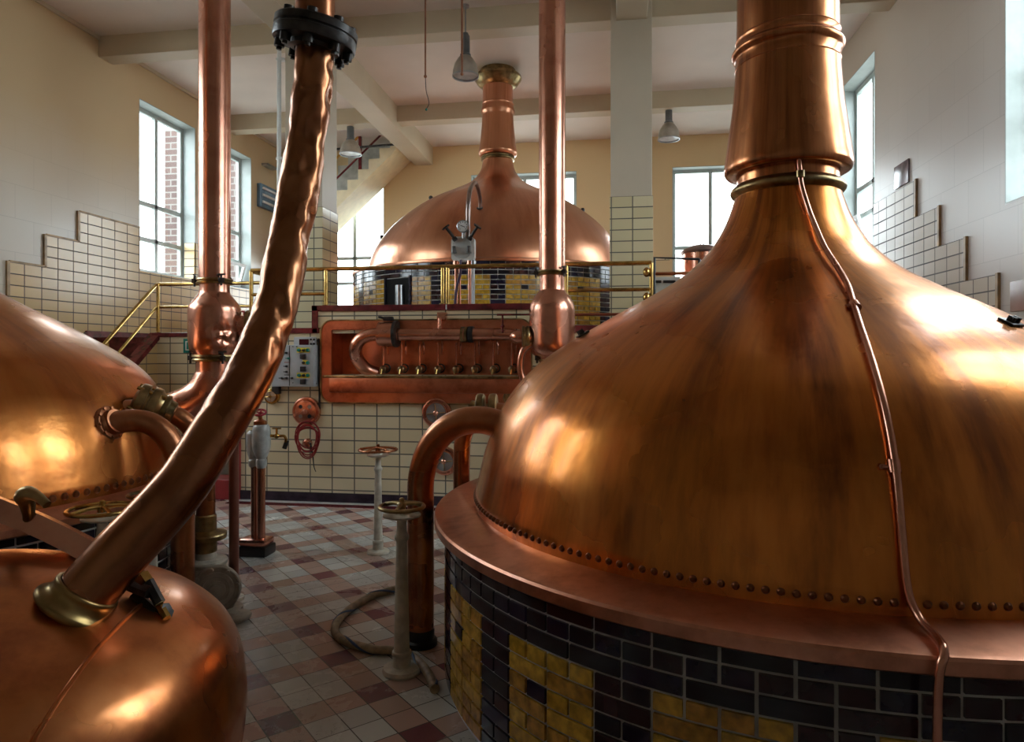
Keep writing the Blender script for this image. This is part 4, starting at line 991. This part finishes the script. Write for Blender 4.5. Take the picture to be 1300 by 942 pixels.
# taps
for i, x_ in enumerate((485.6, 508.6, 531.5, 555, 578.5, 602, 625.5, 649)):
    words = ('first', 'second', 'third', 'fourth', 'fifth', 'sixth', 'seventh', 'eighth')
    c = tq(x_, 470); t = thing('sampling_tap', 'small brass tap under the header pipe, %s from the left in the wall trough' % words[i], 'tap', (c.x, c.y-.0, c.z), 'row of brass taps in the trough')
    bm = B(); tube(bm, [tq(x_+1, 435, .03), tq(x_+1, 464, .03)], .013, 10)
    link('feed_tube', bm, COP_PIPE, t)
    bm = B(); tube(bm, smoothpath([tq(x_+7, 450, -.04), tq(x_+6.5, 440, -.05), tq(x_+6, 434, -.03), tq(x_+6, 430, .0)], 4), .013, 10); link('overflow_tube', bm, COP_PIPE, t)
    bm = B(); cc = tq(x_+1, 469, .0); lathe(bm, [(0, -.04), (.032, -.04), (.042, -.02), (.042, .03), (.03, .04), (0, .045)], cc, 24, (0, -1, 0)); cyl(bm, cc+Vector((0, .03, .0)), Vector((cc.x, SG+.29, cc.z)), .018, 12); bd = link('tap_body', bm, plain('bronze_tap', (.24, .15, .08), .35, 1., .3, 9), t)
    bm = B(); torus(bm, cc+Vector((.02, .04, .012)), .048, .009, (0.2, -1, 0), 20, 8); link('tap_wheel', bm, IRON, bd)
    bm = B(); cyl(bm, cc+Vector((-.005, -.045, 0)), cc+Vector((-.01, -.06, -.055)), .011, 10); link('spout', bm, BRASS, bd)
t = None

# ================================================================ WALL ITEMS ON THE GALLERY FRONT
def wp(x, y, d=0.): v = onS(x, y, SG-d); return Vector((v.x, SG-d, v.z))
a, b = wp(352, 490), wp(404.5, 438)
t = thing('control_panel', 'grey control panel with switches and buttons on the tiled wall beside the dented pipe', 'control panel', ((a.x+b.x)/2, SG, (a.z+b.z)/2))
bm = B(); box(bm, (a.x, SG-.14, a.z), (b.x, SG, b.z), .012); link('enclosure', bm, GREYBOX, t)
bm = B(); m_ = wp(374.5, 460).x; box(bm, (m_-.004, SG-.143, a.z+.01), (m_+.004, SG-.139, b.z-.01)); link('panel_seam', bm, BLACK, t, False)
bm = B(); box(bm, (wp(403, 0, .14).x, SG-.142, a.z+.02), (wp(404.4, 0).x, SG-.139, b.z-.02)); bm.free()
def btn(x, y, r, mat, name, dep=.025):
    p = wp(x, y, .14); bm = B(); lathe(bm, [(0, .0), (r*1.2, 0), (r*1.2, .006), (r, .01), (r, dep), (r*.8, dep+.004), (0, dep+.004)], p, 18, (0, -1, 0)); return link(name, bm, mat, t)
for y_ in (444.5, 460.5, 476.5):
    pc = wp(385.5, y_, .14); bm = B(); box(bm, (pc.x-.085, SG-.143, pc.z-.03), (pc.x+.075, SG-.139, pc.z+.03)) if y_ != 460.5 else box(bm, (pc.x-.01, SG-.143, pc.z-.02), (pc.x+.05, SG-.139, pc.z+.03)); link('yellow_label', bm, YELLOW, t, False)
    if y_ != 460.5: btn(380, y_, .018, GREEN, 'green_button')
    btn(391, y_, .018, GREEN, 'green_button'); btn(385.6, y_, .014, BLACK, 'black_button')
    p = wp(385.6, y_+8, .14); bm = B(); box(bm, (p.x-.032, SG-.175, p.z-.03), (p.x+.032, SG-.139, p.z+.03), .006); link('rotary_switch', bm, BLACK, t)
for x_, y_ in ((364, 448), (366.5, 455), (364, 465), (364, 472), (364, 480), (371, 480), (358, 480)):
    p = wp(x_, y_, .14); bm = B(); lathe(bm, [(0, 0), (.014, 0), (.012, .02), (0, .022)], p, 14, (0, -1, 0)); box(bm, (p.x-.03, p.y-.026, p.z-.005), (p.x+.012, p.y-.014, p.z+.006), .002); link('toggle_switch', bm, BLACK if y_ != 455 else GREEN, t)
for y_, c_ in ((460, REDPAINT), (469, STEEL), (476, IRON)):
    p = wp(364, y_, .14); bm = B(); box(bm, (p.x-.03, SG-.142, p.z-.004), (p.x+.03, SG-.139, p.z+.004)); link('label_strip', bm, c_, t, False)
for x_, y_ in ((372, 440), (356, 440), (372, 486), (377, 440), (402, 487)):
    btn(x_, y_, .005, IRON, 'panel_screw', .004)
a, b = wp(378, 440.5), wp(402.5, 428)
bm = B(); box(bm, (a.x, SG-.11, a.z), (b.x, SG, b.z), .012); tt = tag(link('relay_box', bm, GREYBOX), 'small grey box with a dark red window on top of the control panel', 'box')
bm.free() if False else None
o = tt; o.location = (0, 0, 0)
WLOC[o.name] = Vector((0, 0, 0))
a2, b2 = wp(380, 438, .11), wp(392, 430.5, .11)
bm = B(); box(bm, (a2.x, SG-.115, a2.z), (b2.x, SG-.109, b2.z)); link('display_window', bm, plain('display_maroon', (.05, .008, .012), .15), o, False)
bm = B()
for x_, y_ in ((395, 431), (399, 431), (395, 436.5), (399, 436.5)):
    p = wp(x_, y_, .11); cyl(bm, p, p+Vector((0, -.012, 0)), .012, 10)
link('display_buttons', bm, BLACK, o)
bm = B(); tube(bm, smoothpath([wp(404, 430, .02), wp(405.3, 436, .02), wp(405.5, 470, .02), wp(405.5, 520, .02)], 4), .012, 8); solo('power_conduit', bm, IRON, 'thin dark conduit running down the tiles beside the control panel', 'pipe', wp(404, 430, .02))
bm = B(); a, b = wp(348, 500), wp(357, 490.5); box(bm, (a.x, SG-.06, a.z), (b.x, SG, b.z), .006); solo('junction_block', bm, BLACK, 'small black block under the control panel', 'box', wp(352, 500))

def wall_port(x, y, R, label, kind='holes', mat=COP_PIPE, d_=.0):
    c = wp(x, y, .0); t = thing('wall_port', label, 'port', c, 'round copper wall ports')
    bm = B(); lathe(bm, [(0, .0), (R, 0), (R*1.01, .02), (R*.97, .04), (R*.88, .045), (R*.84, .035), (R*.78, .035), (R*.74, .05), (R*.6, .055), (0, .06)], c, 56, (0, -1, 0)); body = link('cover', bm, mat, t)
    if kind == 'holes':
        for i in range(4):
            a = PI/4+i*PI/2; p = c+Vector((math.cos(a)*R*.45, -.058, math.sin(a)*R*.45)); bm = B(); cyl(bm, p, p+Vector((0, -.004, 0)), R*.13, 18); link('vent_hole', bm, BLACK if i % 2 else STEEL, body)
    if kind == 'glass':
        bm = B(); cyl(bm, c+Vector((0, -.055, 0)), c+Vector((0, -.062, 0)), R*.66, 36); link('sight_glass', bm, plain('sight_glass', (.42, .40, .38), .15, .6), body)
        bm = B()
        for i in range(4):
            a = i*PI/2+.1; cyl(bm, c+Vector((0, -.068, 0)), c+Vector((math.cos(a)*R*.62, -.066, math.sin(a)*R*.62)), R*.035, 8)
        link('wiper_arms', bm, BRASS_OLD if mat is COP_PIPE else mat, body)
    bm = B(); lathe(bm, [(R*.16, .05), (R*.17, .075), (R*.10, .085), (R*.08, .11), (0, .115)], c, 16, (0, -1, 0)); link('centre_bolt', bm, mat, body)
    return t
wall_port(390, 522, .175, 'large round copper cover with four holes and a red cable hung on it')
wall_port(391, 562, .055, 'tiny round copper cap on the tiles inside the hanging cable loops', 'none')
wall_port(346.5, 503, .095, 'small round brass port just right of the dented pipe, under the control panel', 'glass', BRASS)
wall_port(555, 524, .175, 'large round copper sight port peeping above the thick right elbow', 'glass')
wall_port(565, 585, .165, 'round copper sight port low on the tiles, seen through the arch of the thick elbow', 'glass')
wall_port(649, 505, .09, 'small round brass port beside the edge of the near kettle, under the trough', 'none', BRASS_OLD)
bm = B(); cc = wp(391, 545, .10)
for i in range(7):
    w_, h_ = .135+.02*math.sin(i*2.1), .19+.05*math.sin(i*1.3+.5); o_ = Vector((.01*math.sin(i*3), -.012*(i % 3), -.01*i))
    loop = [cc+o_+Vector((w_*math.cos(a), 0, -.05+h_*math.sin(a)*(1.0 if math.sin(a) < 0 else .65))) for a in [2*PI*k_/24 for k_ in range(25)]]
    tube(bm, smoothpath(loop, 2), .0075, 6)
t = thing('cable_coil', 'dark red cable hanging in loops from the round copper cover', 'cable', wp(391, 535, .1))
link('loops', bm, REDCABLE, t)
bm = B(); tube(bm, smoothpath([wp(394, 562, .10), wp(397, 578, .09), wp(398.5, 592, .05), wp(401, 599, .03)], 4), lambda q: .010-.006*q, 8); link('loose_end', bm, BLACK, t)
# exit sign on recess wall
a, b = onS(233.5, 448, SL), onS(243, 430, SL)
t = thing('exit_sign', 'green sign with white pictogram, half hidden behind the bulb of the left stand pipe', 'sign', Vector(((a.x+b.x)/2+.08, SL, a.z)))
bm = B(); box(bm, (a.x, SL-.015, a.z), (b.x+.2, SL-.001, b.z), .003); link('board', bm, GREEN, t, False)
bm = B()
box(bm, (a.x+.035, SL-.018, a.z+.035), (a.x+.05, SL-.0145, b.z-.035)); box(bm, (a.x+.05, SL-.018, b.z-.05), (a.x+.15, SL-.0145, b.z-.035)); box(bm, (a.x+.05, SL-.018, a.z+.035), (a.x+.085, SL-.0145, a.z+.05)); box(bm, (a.x+.135, SL-.018, a.z+.035), (a.x+.15, SL-.0145, b.z-.05))
cyl(bm, (a.x+.105, SL-.0145, a.z+.14), (a.x+.105, SL-.018, a.z+.14), .014, 12); box(bm, (a.x+.09, SL-.018, a.z+.07), (a.x+.115, SL-.0145, a.z+.125))
link('pictogram', bm, GLASSY_WHITE, t, False)

# ================================================================ BRASS RAILINGS
def rail(label, top, mids, posts, zb, extra=None):
    t = thing('brass_railing', label, 'railing', Vector((posts[0][0], posts[0][1], zb)))
    bm = B(); tube(bm, top, .026, 14); link('handrail', bm, BRASS, t)
    for m_ in mids: bm = B(); tube(bm, m_, .021, 12); link('middle_rail', bm, BRASS if m_[0][2] > 2.35 or True else RED, t)
    for x_, y_, z0_, z1_ in posts:
        bm = B(); tube(bm, [(x_, y_, z0_), (x_, y_, z1_)], .024, 12); lathe(bm, [(.04, 0), (.045, .008), (.03, .014)], (x_, y_, z0_), 16); link('post', bm, BRASS, t)
    return t
ys = SG+.07; HZ = 2.77; MZ = 2.475
xa = onS(319, 341, ys).x; xb = onS(414, 340, ys).x; xc = onS(562, 334, ys).x; xd = onS(719, 330, ys).x; xe = onS(827, 328, ys).x
t = rail('polished brass railing along the gallery edge in front of the raised kettle', [(xa, ys, HZ), (xe, ys, HZ)], [[(xa, ys, MZ), (xb, ys, MZ)], [(xd, ys, MZ), (xe, ys, MZ)]],
     [(xa, ys, 2.065, HZ), (xb, ys, 2.065 if xb < -3.55 else 2.33, HZ), (xc, ys, 2.33, HZ), (xd, ys, 2.075, HZ), (xe, ys, 2.075, HZ)], 2.07)
bm = B(); tube(bm, [(xc, ys, MZ), (xc, ys, MZ)][:1]+[(xc+.05, ys, HZ)], .01, 6); bm.free()
bm = B(); tube(bm, [(xc+.06, ys, 2.33), (xc+.06, ys, HZ)], .024, 12); link('post', bm, BRASS, t)
bm = B(); tube(bm, [(-.80, ys, 2.20), (xe, ys, 2.20)], .017, 10); lw = link('lower_rail', bm, plain('rail_red_brown', (.30, .09, .05), .3, .8), t)
for y_ in (345.5, 377.5):
    p = onS(821, y_, ys); bm = B(); sphere(bm, (p.x, ys, p.z), .055, 14, (.8, 1, 1)); cyl(bm, (p.x, ys, p.z), (xe, ys, p.z), .015, 8); link('rail_boss', bm, BRASS, t)
t = rail('brass railing at the left, bending down along the stairs', [(xa, ys+.02, HZ-.01), (-4.42, SL+.1, HZ), (-6.56, SL+.08, HZ), (-6.56, SL+.02, HZ-.01), (-6.56, SL-2.1, .95)],
     [[(-4.42, SL+.1, 2.44), (-6.56, SL+.08, 2.44), (-6.56, SL+.02, 2.43), (-6.56, SL-2.1, .60)]],
     [(-6.56, SL+.06, 2.065, HZ), (-6.56, SL-.95, 1.24, 1.92), (-6.56, SL-1.95, .45, 1.05), (-4.42, SL+.1, 2.065, HZ)], 2.065)
# dark rail at the right end
t = thing('iron_railing', 'thin dark railing joining the right end of the brass rail, under the far window', 'railing', (xe+.06, ys+.25, 2.0))
y2 = ys+.3; q0, q1 = onS(831, 327, y2), onS(888, 329, y2+.0)
bm = B(); tube(bm, [(q0.x, y2, 2.0), (q0.x, y2, q0.z), (q1.x, y2, q1.z)], .016, 8); link('frame_rail', bm, BLACK, t)
q2, q3 = onS(832, 347.5, y2), onS(905, 346, y2)
bm = B(); tube(bm, [(q2.x, y2, q2.z), (q3.x+.4, y2, q2.z)], .020, 8); link('lower_rail', bm, COP_DARK, t)
bm = B(); tube(bm, [(q1.x, y2, q1.z), (q1.x, y2, 2.0)], .016, 8); link('post', bm, BLACK, t)

# ================================================================ GAUGE BOARD
gy = SG+.30
gp = lambda x, y, d=0: onS(x, y, gy-d)
c = gp(587.5, 316)
t = thing('gauge_stand', 'white board with pressure gauge and two valves standing behind the brass rail', 'gauge', (c.x, gy, GZ))
bm = B(); prism(bm, [(c.x+x, gy, c.z+z) for x, z in rrect(.285, .30, .06, 5)], (0, .08, 0)); link('board', bm, WHITE, t)
bm = B(); prism(bm, [(c.x-.01+x, gy-.012, c.z+.01+z) for x, z in rrect(.225, .24, .09, 6)], (0, .013, 0)); link('front_plate', bm, GAUGEPLATE, t)
g = gp(588, 287.5, .03); bm = B(); lathe(bm, [(0, -.02), (.07, -.02), (.075, 0), (.075, .02), (.066, .024), (.064, .014), (0, .014)], g, 36, (0, -1, 0)); gg = link('gauge', bm, STEEL, t)
bm = B(); cyl(bm, g+Vector((0, -.012, 0)), g+Vector((0, -.017, 0)), .063, 32); link('dial', bm, GLASSY_WHITE, gg)
bm = B()
for i in range(9):
    a = math.radians(-45+270*i/8); p = g+Vector((math.cos(a)*.048, -.018, math.sin(a)*.048)); box(bm, (p.x-.005, p.y-.002, p.z-.005), (p.x+.005, p.y+.001, p.z+.005))
cyl(bm, g+Vector((-.03, -.019, .012)), g+Vector((.025, -.019, -.012)), .004, 6); link('needle', bm, BLACK, gg, False)
bm = B(); cyl(bm, g-Vector((0, -.02, .07)), g-Vector((0, -.02, .14)), .02, 12); link('gauge_neck', bm, STEEL, t)
for sx in (-1, 1):
    p0 = c+Vector((sx*.10, -.03, .13)); p1 = p0+Vector((sx*.09, -.03, .12)); bm = B(); cyl(bm, p0, p1, .018, 12); cyl(bm, p0-Vector((sx*.02, 0, .03)), p0, .03, 12)
    v_ = link('valve_stem', bm, IRON, t); ax_ = (p1-p0).normalized(); bm = B(); cyl(bm, p1-ax_*.006, p1+ax_*.012, .052, 6); link('valve_knob', bm, BLACK, v_)
    p2 = c+Vector((sx*.09-.01, -.03, .03)); bm = B(); cyl(bm, p2, p2-Vector((0, 0, .07)), .022, 12); cyl(bm, p2-Vector((0, 0, .07)), p2-Vector((0, 0, .085)), .03, 12); link('drain_plug', bm, IRON, t)
for x_, r_, m_ in ((578.5, .022, COP_PIPE), (583, .015, COP_PIPE), (596, .022, COP_PIPE), (600, .020, STEEL)):
    p = gp(x_, 331); bm = B(); cyl(bm, (p.x, gy+.03, GZ), (p.x, gy+.03, c.z-.13), r_, 14); cyl(bm, (p.x, gy+.03, c.z-.19), (p.x, gy+.03, c.z-.14), r_*1.8, 14); link('supply_pipe', bm, m_, t)
bm = B(); tube(bm, smoothpath([(gp(585, 0).x, gy+.0, c.z-.13), (gp(584.5, 0).x, gy-.01, c.z-.30), (gp(579, 0).x, gy-.01, c.z-.52), (gp(576, 0).x, gy, GZ+.05)], 5), .015, 10); link('purple_hose', bm, plain('purple_hose', (.05, .02, .07), .4), t)
nd = Vector((mx, my, 0)); e_ = P(609.5, 264, 9.9)
bm = B(); tube(bm, smoothpath([gp(594, 306, -.02), gp(594, 280, -.03), gp(595, 252, -.06), P(598, 238, 8.5), P(603, 232, 9.0), P(607, 240, 9.4), P(609.5, 254, 9.8), e_-Vector((0, 0, .08))], 6), .028, 16); link('swan_tube', bm, plain('grey_tube', (.30, .24, .22), .3, .8), t)
bm = B(); lathe(bm, [(0, -.03), (.10, -.03), (.10, 0), (.05, .01), (.045, .05), (0, .05)], e_-Vector((0, 0, .04)), 24, (0, -.5, .86)); link('dome_flange', bm, IRON, t)

# ================================================================ PENDANT LAMPS AND RODS
def lamp(x, ytop, yrim, s, wpx, label, zmount):
    c = onS(x, yrim, s); R = wpx/2*(s/ (CY+((x-650)/F)*SY))/F
    t = thing('pendant_lamp', label, 'lamp', (c.x, s, c.z), 'industrial pendant lamps')
    zt_ = onS(x, ytop, s).z; h_ = zt_-c.z; cc = Vector((c.x, s, 0))
    bm = B(); lathe(bm, [(R*.97, c.z), (R, c.z+.005), (R*.98, c.z+h_*.12), (R*.85, c.z+h_*.27), (R*.6, c.z+h_*.40), (R*.42, c.z+h_*.46), (R*.40, c.z+h_*.46), (R*.58, c.z+h_*.39), (R*.83, c.z+h_*.26), (R*.95, c.z+h_*.12), (R*.965, c.z+.004)], cc, 40, close=True); link('shade', bm, plain('lamp_shade_grey', (.42, .38, .32), .3, .4), t)
    bm = B(); lathe(bm, [(R*.95, c.z-.008), (R*1.03, c.z-.008), (R*1.03, c.z+.012), (R*.95, c.z+.012)], cc, 40, close=True); link('rim', bm, STEEL, t)
    bm = B(); lathe(bm, [(0, c.z+.012), (R*.9, c.z+.012), (R*.9, c.z+.018), (0, c.z+.018)], cc, 40); link('lens', bm, plain('lamp_lens', (.62, .68, .72), .15), t)
    bm = B()
    for i in range(16):
        a = 2*PI*i/16; p = cc+Vector((math.cos(a)*R*.28, math.sin(a)*R*.28, 0)); box(bm, (p.x-.008, p.y-.008, c.z+h_*.52), (p.x+.008, p.y+.008, c.z+h_*.93))
    lathe(bm, [(0, c.z+h_*.45), (R*.42, c.z+h_*.45), (R*.42, c.z+h_*.5), (R*.27, c.z+h_*.54), (R*.27, c.z+h_*.92), (R*.3, c.z+h_*.93), (R*.2, zt_), (0, zt_)], cc, 24); link('gear_housing', bm, plain('lamp_housing', (.20, .22, .24), .35, .6), t)
    bm = B(); tube(bm, [cc+Vector((0, 0, zt_-.01)), cc+Vector((0, 0, zmount))], .01, 8); lathe(bm, [(0, zmount-.03), (.05, zmount-.03), (.05, zmount), (0, zmount)], cc, 16); link('hanger', bm, STEEL, t)
lamp(591, 42, 97, 9.28-.25, 33, 'pendant lamp with grey bell shade, the highest and largest, by the thin hanging rods', 6.45)
lamp(445, 158, 196, 12.9, 27, 'pendant lamp with grey bell shade in front of the cream stairs', 6.25)
lamp(849, 133, 177, 12.9, 27, 'pendant lamp with grey bell shade right of the tiled column', 6.25)
def rod(x, yb, Z, label, wire):
    b_ = P(x, yb, Z); t = thing('hanging_rod', label, 'rod', b_, 'thin rods hanging from the ceiling')
    bm = B(); cyl(bm, b_, (b_.x, b_.y, HC), .008 if wire else .010, 10); sphere(bm, b_, .016, 10); link('rod', bm, plain('rust_rod', (.25, .10, .05), .4, .6), t)
    if wire:
        bm = B(); tube(bm, smoothpath([b_, P(x+1, yb+18, Z), P(x+3.5, yb+28, Z), P(x+4.5, yb+35, Z), P(x+1.5, yb+41, Z)], 5), .004, 6); w_ = link('dangling_wire', bm, IRON, t)
        bm = B(); sphere(bm, P(x+1.2, yb+42, Z), .012, 10); link('plug', bm, GREEN, w_)
rod(540, 97, 6.4, 'thin rod hanging from the ceiling with a loose wire at its end', True)
rod(586.5, 94, 6.4, 'thin rod hanging from the ceiling in front of the largest pendant lamp', False)

# ================================================================ GALLERY RIGHT END
q = P(891, 330, 11.0); R_ = .30; tk = thing('copper_tank', 'small copper tank with a lid on the gallery below the far window', 'tank', (q.x, q.y, GZ))
bm = B(); lathe(bm, [(0, GZ), (R_, GZ), (R_, 3.38)], (q.x, q.y, 0), 48); link('shell', bm, COP_PIPE, tk)
bm = B(); lathe(bm, [(R_+.02, 3.36), (R_+.03, 3.39), (R_+.01, 3.42), (R_*.6, 3.49), (0, 3.51)], (q.x, q.y, 0), 48); ld_ = link('lid', bm, plain('dull_lid', (.30, .22, .20), .35, .9), tk)
bm = B(); torus(bm, (q.x, q.y, 3.545), .035, .008, (0, 1, 0), 20, 8); link('lid_ring', bm, STEEL, ld_)
a, b = onS(831, 372, 11.2), onS(864, 351, 11.2)
t = thing('wall_cabinet', 'white cabinet with two black bar handles behind the right end of the railing', 'cabinet', (a.x, 11.2, GZ))
bm = B(); box(bm, (a.x, 11.2, GZ), (b.x, 11.6, b.z), .01); link('body', bm, WHITE, t)
for x0_, x1_ in ((832.5, 839.5), (842, 857.5)):
    p0, p1 = onS(x0_, 357.5, 11.17), onS(x1_, 357.5, 11.17); bm = B(); cyl(bm, p0, p1, .022, 10); link('handle', bm, BLACK, t)
q = P(858, 365, 9.6); bm = B(); lathe(bm, [(0, GZ), (.13, GZ), (.15, GZ+.1), (.15, 2.63), (.155, 2.64), (.155, 2.67), (.14, 2.67), (.135, 2.64), (0, 2.64)], (q.x, q.y, 0), 36)
solo('cream_drum', bm, plain('drum_cream', (.62, .56, .36), .4), 'cream drum with an open rim standing before the white cabinet', 'drum', (q.x, q.y, GZ))
q = onS(843, 335, SF-.02); bm = B(); box(bm, (onS(831, 0, SF).x, SF-.02, onS(0, 345, SF).z+.0), (1.2, SF, 3.82)); trim(bm, T_X, 'cream tiles under the far wall paint right of the column')
# ================================================================ SMALL WALL ITEMS
a, b = onR(326, 262, RL), onR(350, 238, RL)
t = thing('air_grille', 'blue and white louvred air grille high on the left wall beside the dented pipe', 'grille', (RL, (a.y+b.y)/2, a.z))
y0_, y1_ = min(a.y, b.y), max(a.y, b.y); z0_, z1_ = a.z, onR(338, 238, RL).z
bm = B(); box(bm, (RL+.001, y0_, z0_), (RL+.10, y1_, z1_), .01); link('casing', bm, plain('grille_blue', (.10, .18, .26), .4), t)
for i in range(3):
    z_ = z0_+(i+.6)*(z1_-z0_)/3.4; bm = B(); box(bm, (RL+.09, y0_+.05, z_), (RL+.13, y1_-.05, z_+.05), .006); link('slat', bm, WHITE, t)
bm = B(); box(bm, (RL+.001, y0_+.2, z0_+.95), (RL+.15, y1_-.2, z0_+1.0), .005); solo('wall_bracket', bm, STEEL, 'short grey metal bracket above the louvred air grille', 'bracket', (RL, y0_, z0_+.95))
a, b = onR(1137, 230, RR), onR(1155, 210, RR)
y0_, y1_ = sorted((a.y, b.y)); bm = B(); box(bm, (RR-.02, y0_, onR(1146, 236, RR).z), (RR-.001, y1_, onR(1146, 207, RR).z), .004)
solo('wall_plaque', bm, plain('plaque_mauve', (.20, .15, .18), .2, 0, .3, 5), 'small mauve-grey plaque on the right wall above the stepped tiles', 'plaque', (RR, y0_, 4.1))
bm = B(); a = onR(1286, 396, RR); z1_ = onR(1286, 358, RR).z; box(bm, (RR-.025, a.y-.9, a.z), (RR-.001, a.y, z1_), .004)
o = solo('notice_board', bm, plain('board_pinkbrown', (.36, .19, .15), .35, 0, .15, 3), 'pink-brown board on the right wall at the right edge of the picture', 'board', (RR, a.y, a.z))
p = onR(1294, 368, RR); bm = B(); cyl(bm, (RR-.025, p.y, p.z), (RR-.035, p.y, p.z), .012, 10); link('board_screw', bm, IRON, o) if False else bm.free()

# ================================================================ HOSE ON THE FLOOR
def fl(x, y, z=.028): Z = (EYE-z)*F/(y-H); return P(x, y, Z)
hpth = smoothpath([fl(548, 742), fl(520, 746), fl(500, 748), fl(472, 757), fl(448, 770), fl(431, 786), fl(425, 800), fl(434, 812), fl(455, 820), fl(478, 825), fl(498, 826), fl(522, 833), fl(536, 845), fl(545, 858), fl(552, 875)], 8)
for v in hpth: v.z = max(.026, v.z)
bm = B(); tube(bm, hpth, .025, 16)
t = thing('hose', 'tan hose with a dark blue spiral stripe lying in a loop on the tiled floor', 'hose', (hpth[0].x, hpth[0].y, 0)); link('hose_body', bm, HOSEM, t)
bm = B(); n_ = len(hpth); rib = []
dense = smoothpath(hpth[::2], 6); m_ = len(dense); prev = Vector((0, 0, 1)); acc = 0; st = []
for i in range(m_-1):
    T_ = (dense[i+1]-dense[i]); acc += T_.length; T_.normalize(); prev = (prev-T_*prev.dot(T_)).normalized(); bn = T_.cross(prev); a = acc*14
    st.append(dense[i]+(prev*math.cos(a)+bn*math.sin(a))*.0215)
tube(bm, st, .0085, 8); link('spiral_stripe', bm, BLUE, t)

# ================================================================ CAMERA, SKY
cam = bpy.data.cameras.new('camera'); co = bpy.data.objects.new('camera', cam); C.objects.link(co)
co.location = (0, 0, EYE); co.rotation_euler = (PI/2, 0, YAW)
cam.lens = F/1300*36; cam.sensor_width = 36; cam.sensor_fit = 'HORIZONTAL'; cam.shift_y = -21/1300; cam.clip_start = .05
bpy.context.scene.camera = co
w = bpy.data.worlds.new('overcast_sky'); bpy.context.scene.world = w; w.use_nodes = True
nt = w.node_tree; nt.nodes.clear(); out = nt.nodes.new('ShaderNodeOutputWorld'); bg = nt.nodes.new('ShaderNodeBackground')
bg.inputs[0].default_value = (.86, .95, 1.0, 1); bg.inputs[1].default_value = 1.6; nt.links.new(bg.outputs[0], out.inputs[0])
vs_ = bpy.context.scene.view_settings; vs_.view_transform = 'Standard'; vs_.look = 'None'; vs_.exposure = EXPO; vs_.gamma = 1; vs_.use_curve_mapping = False
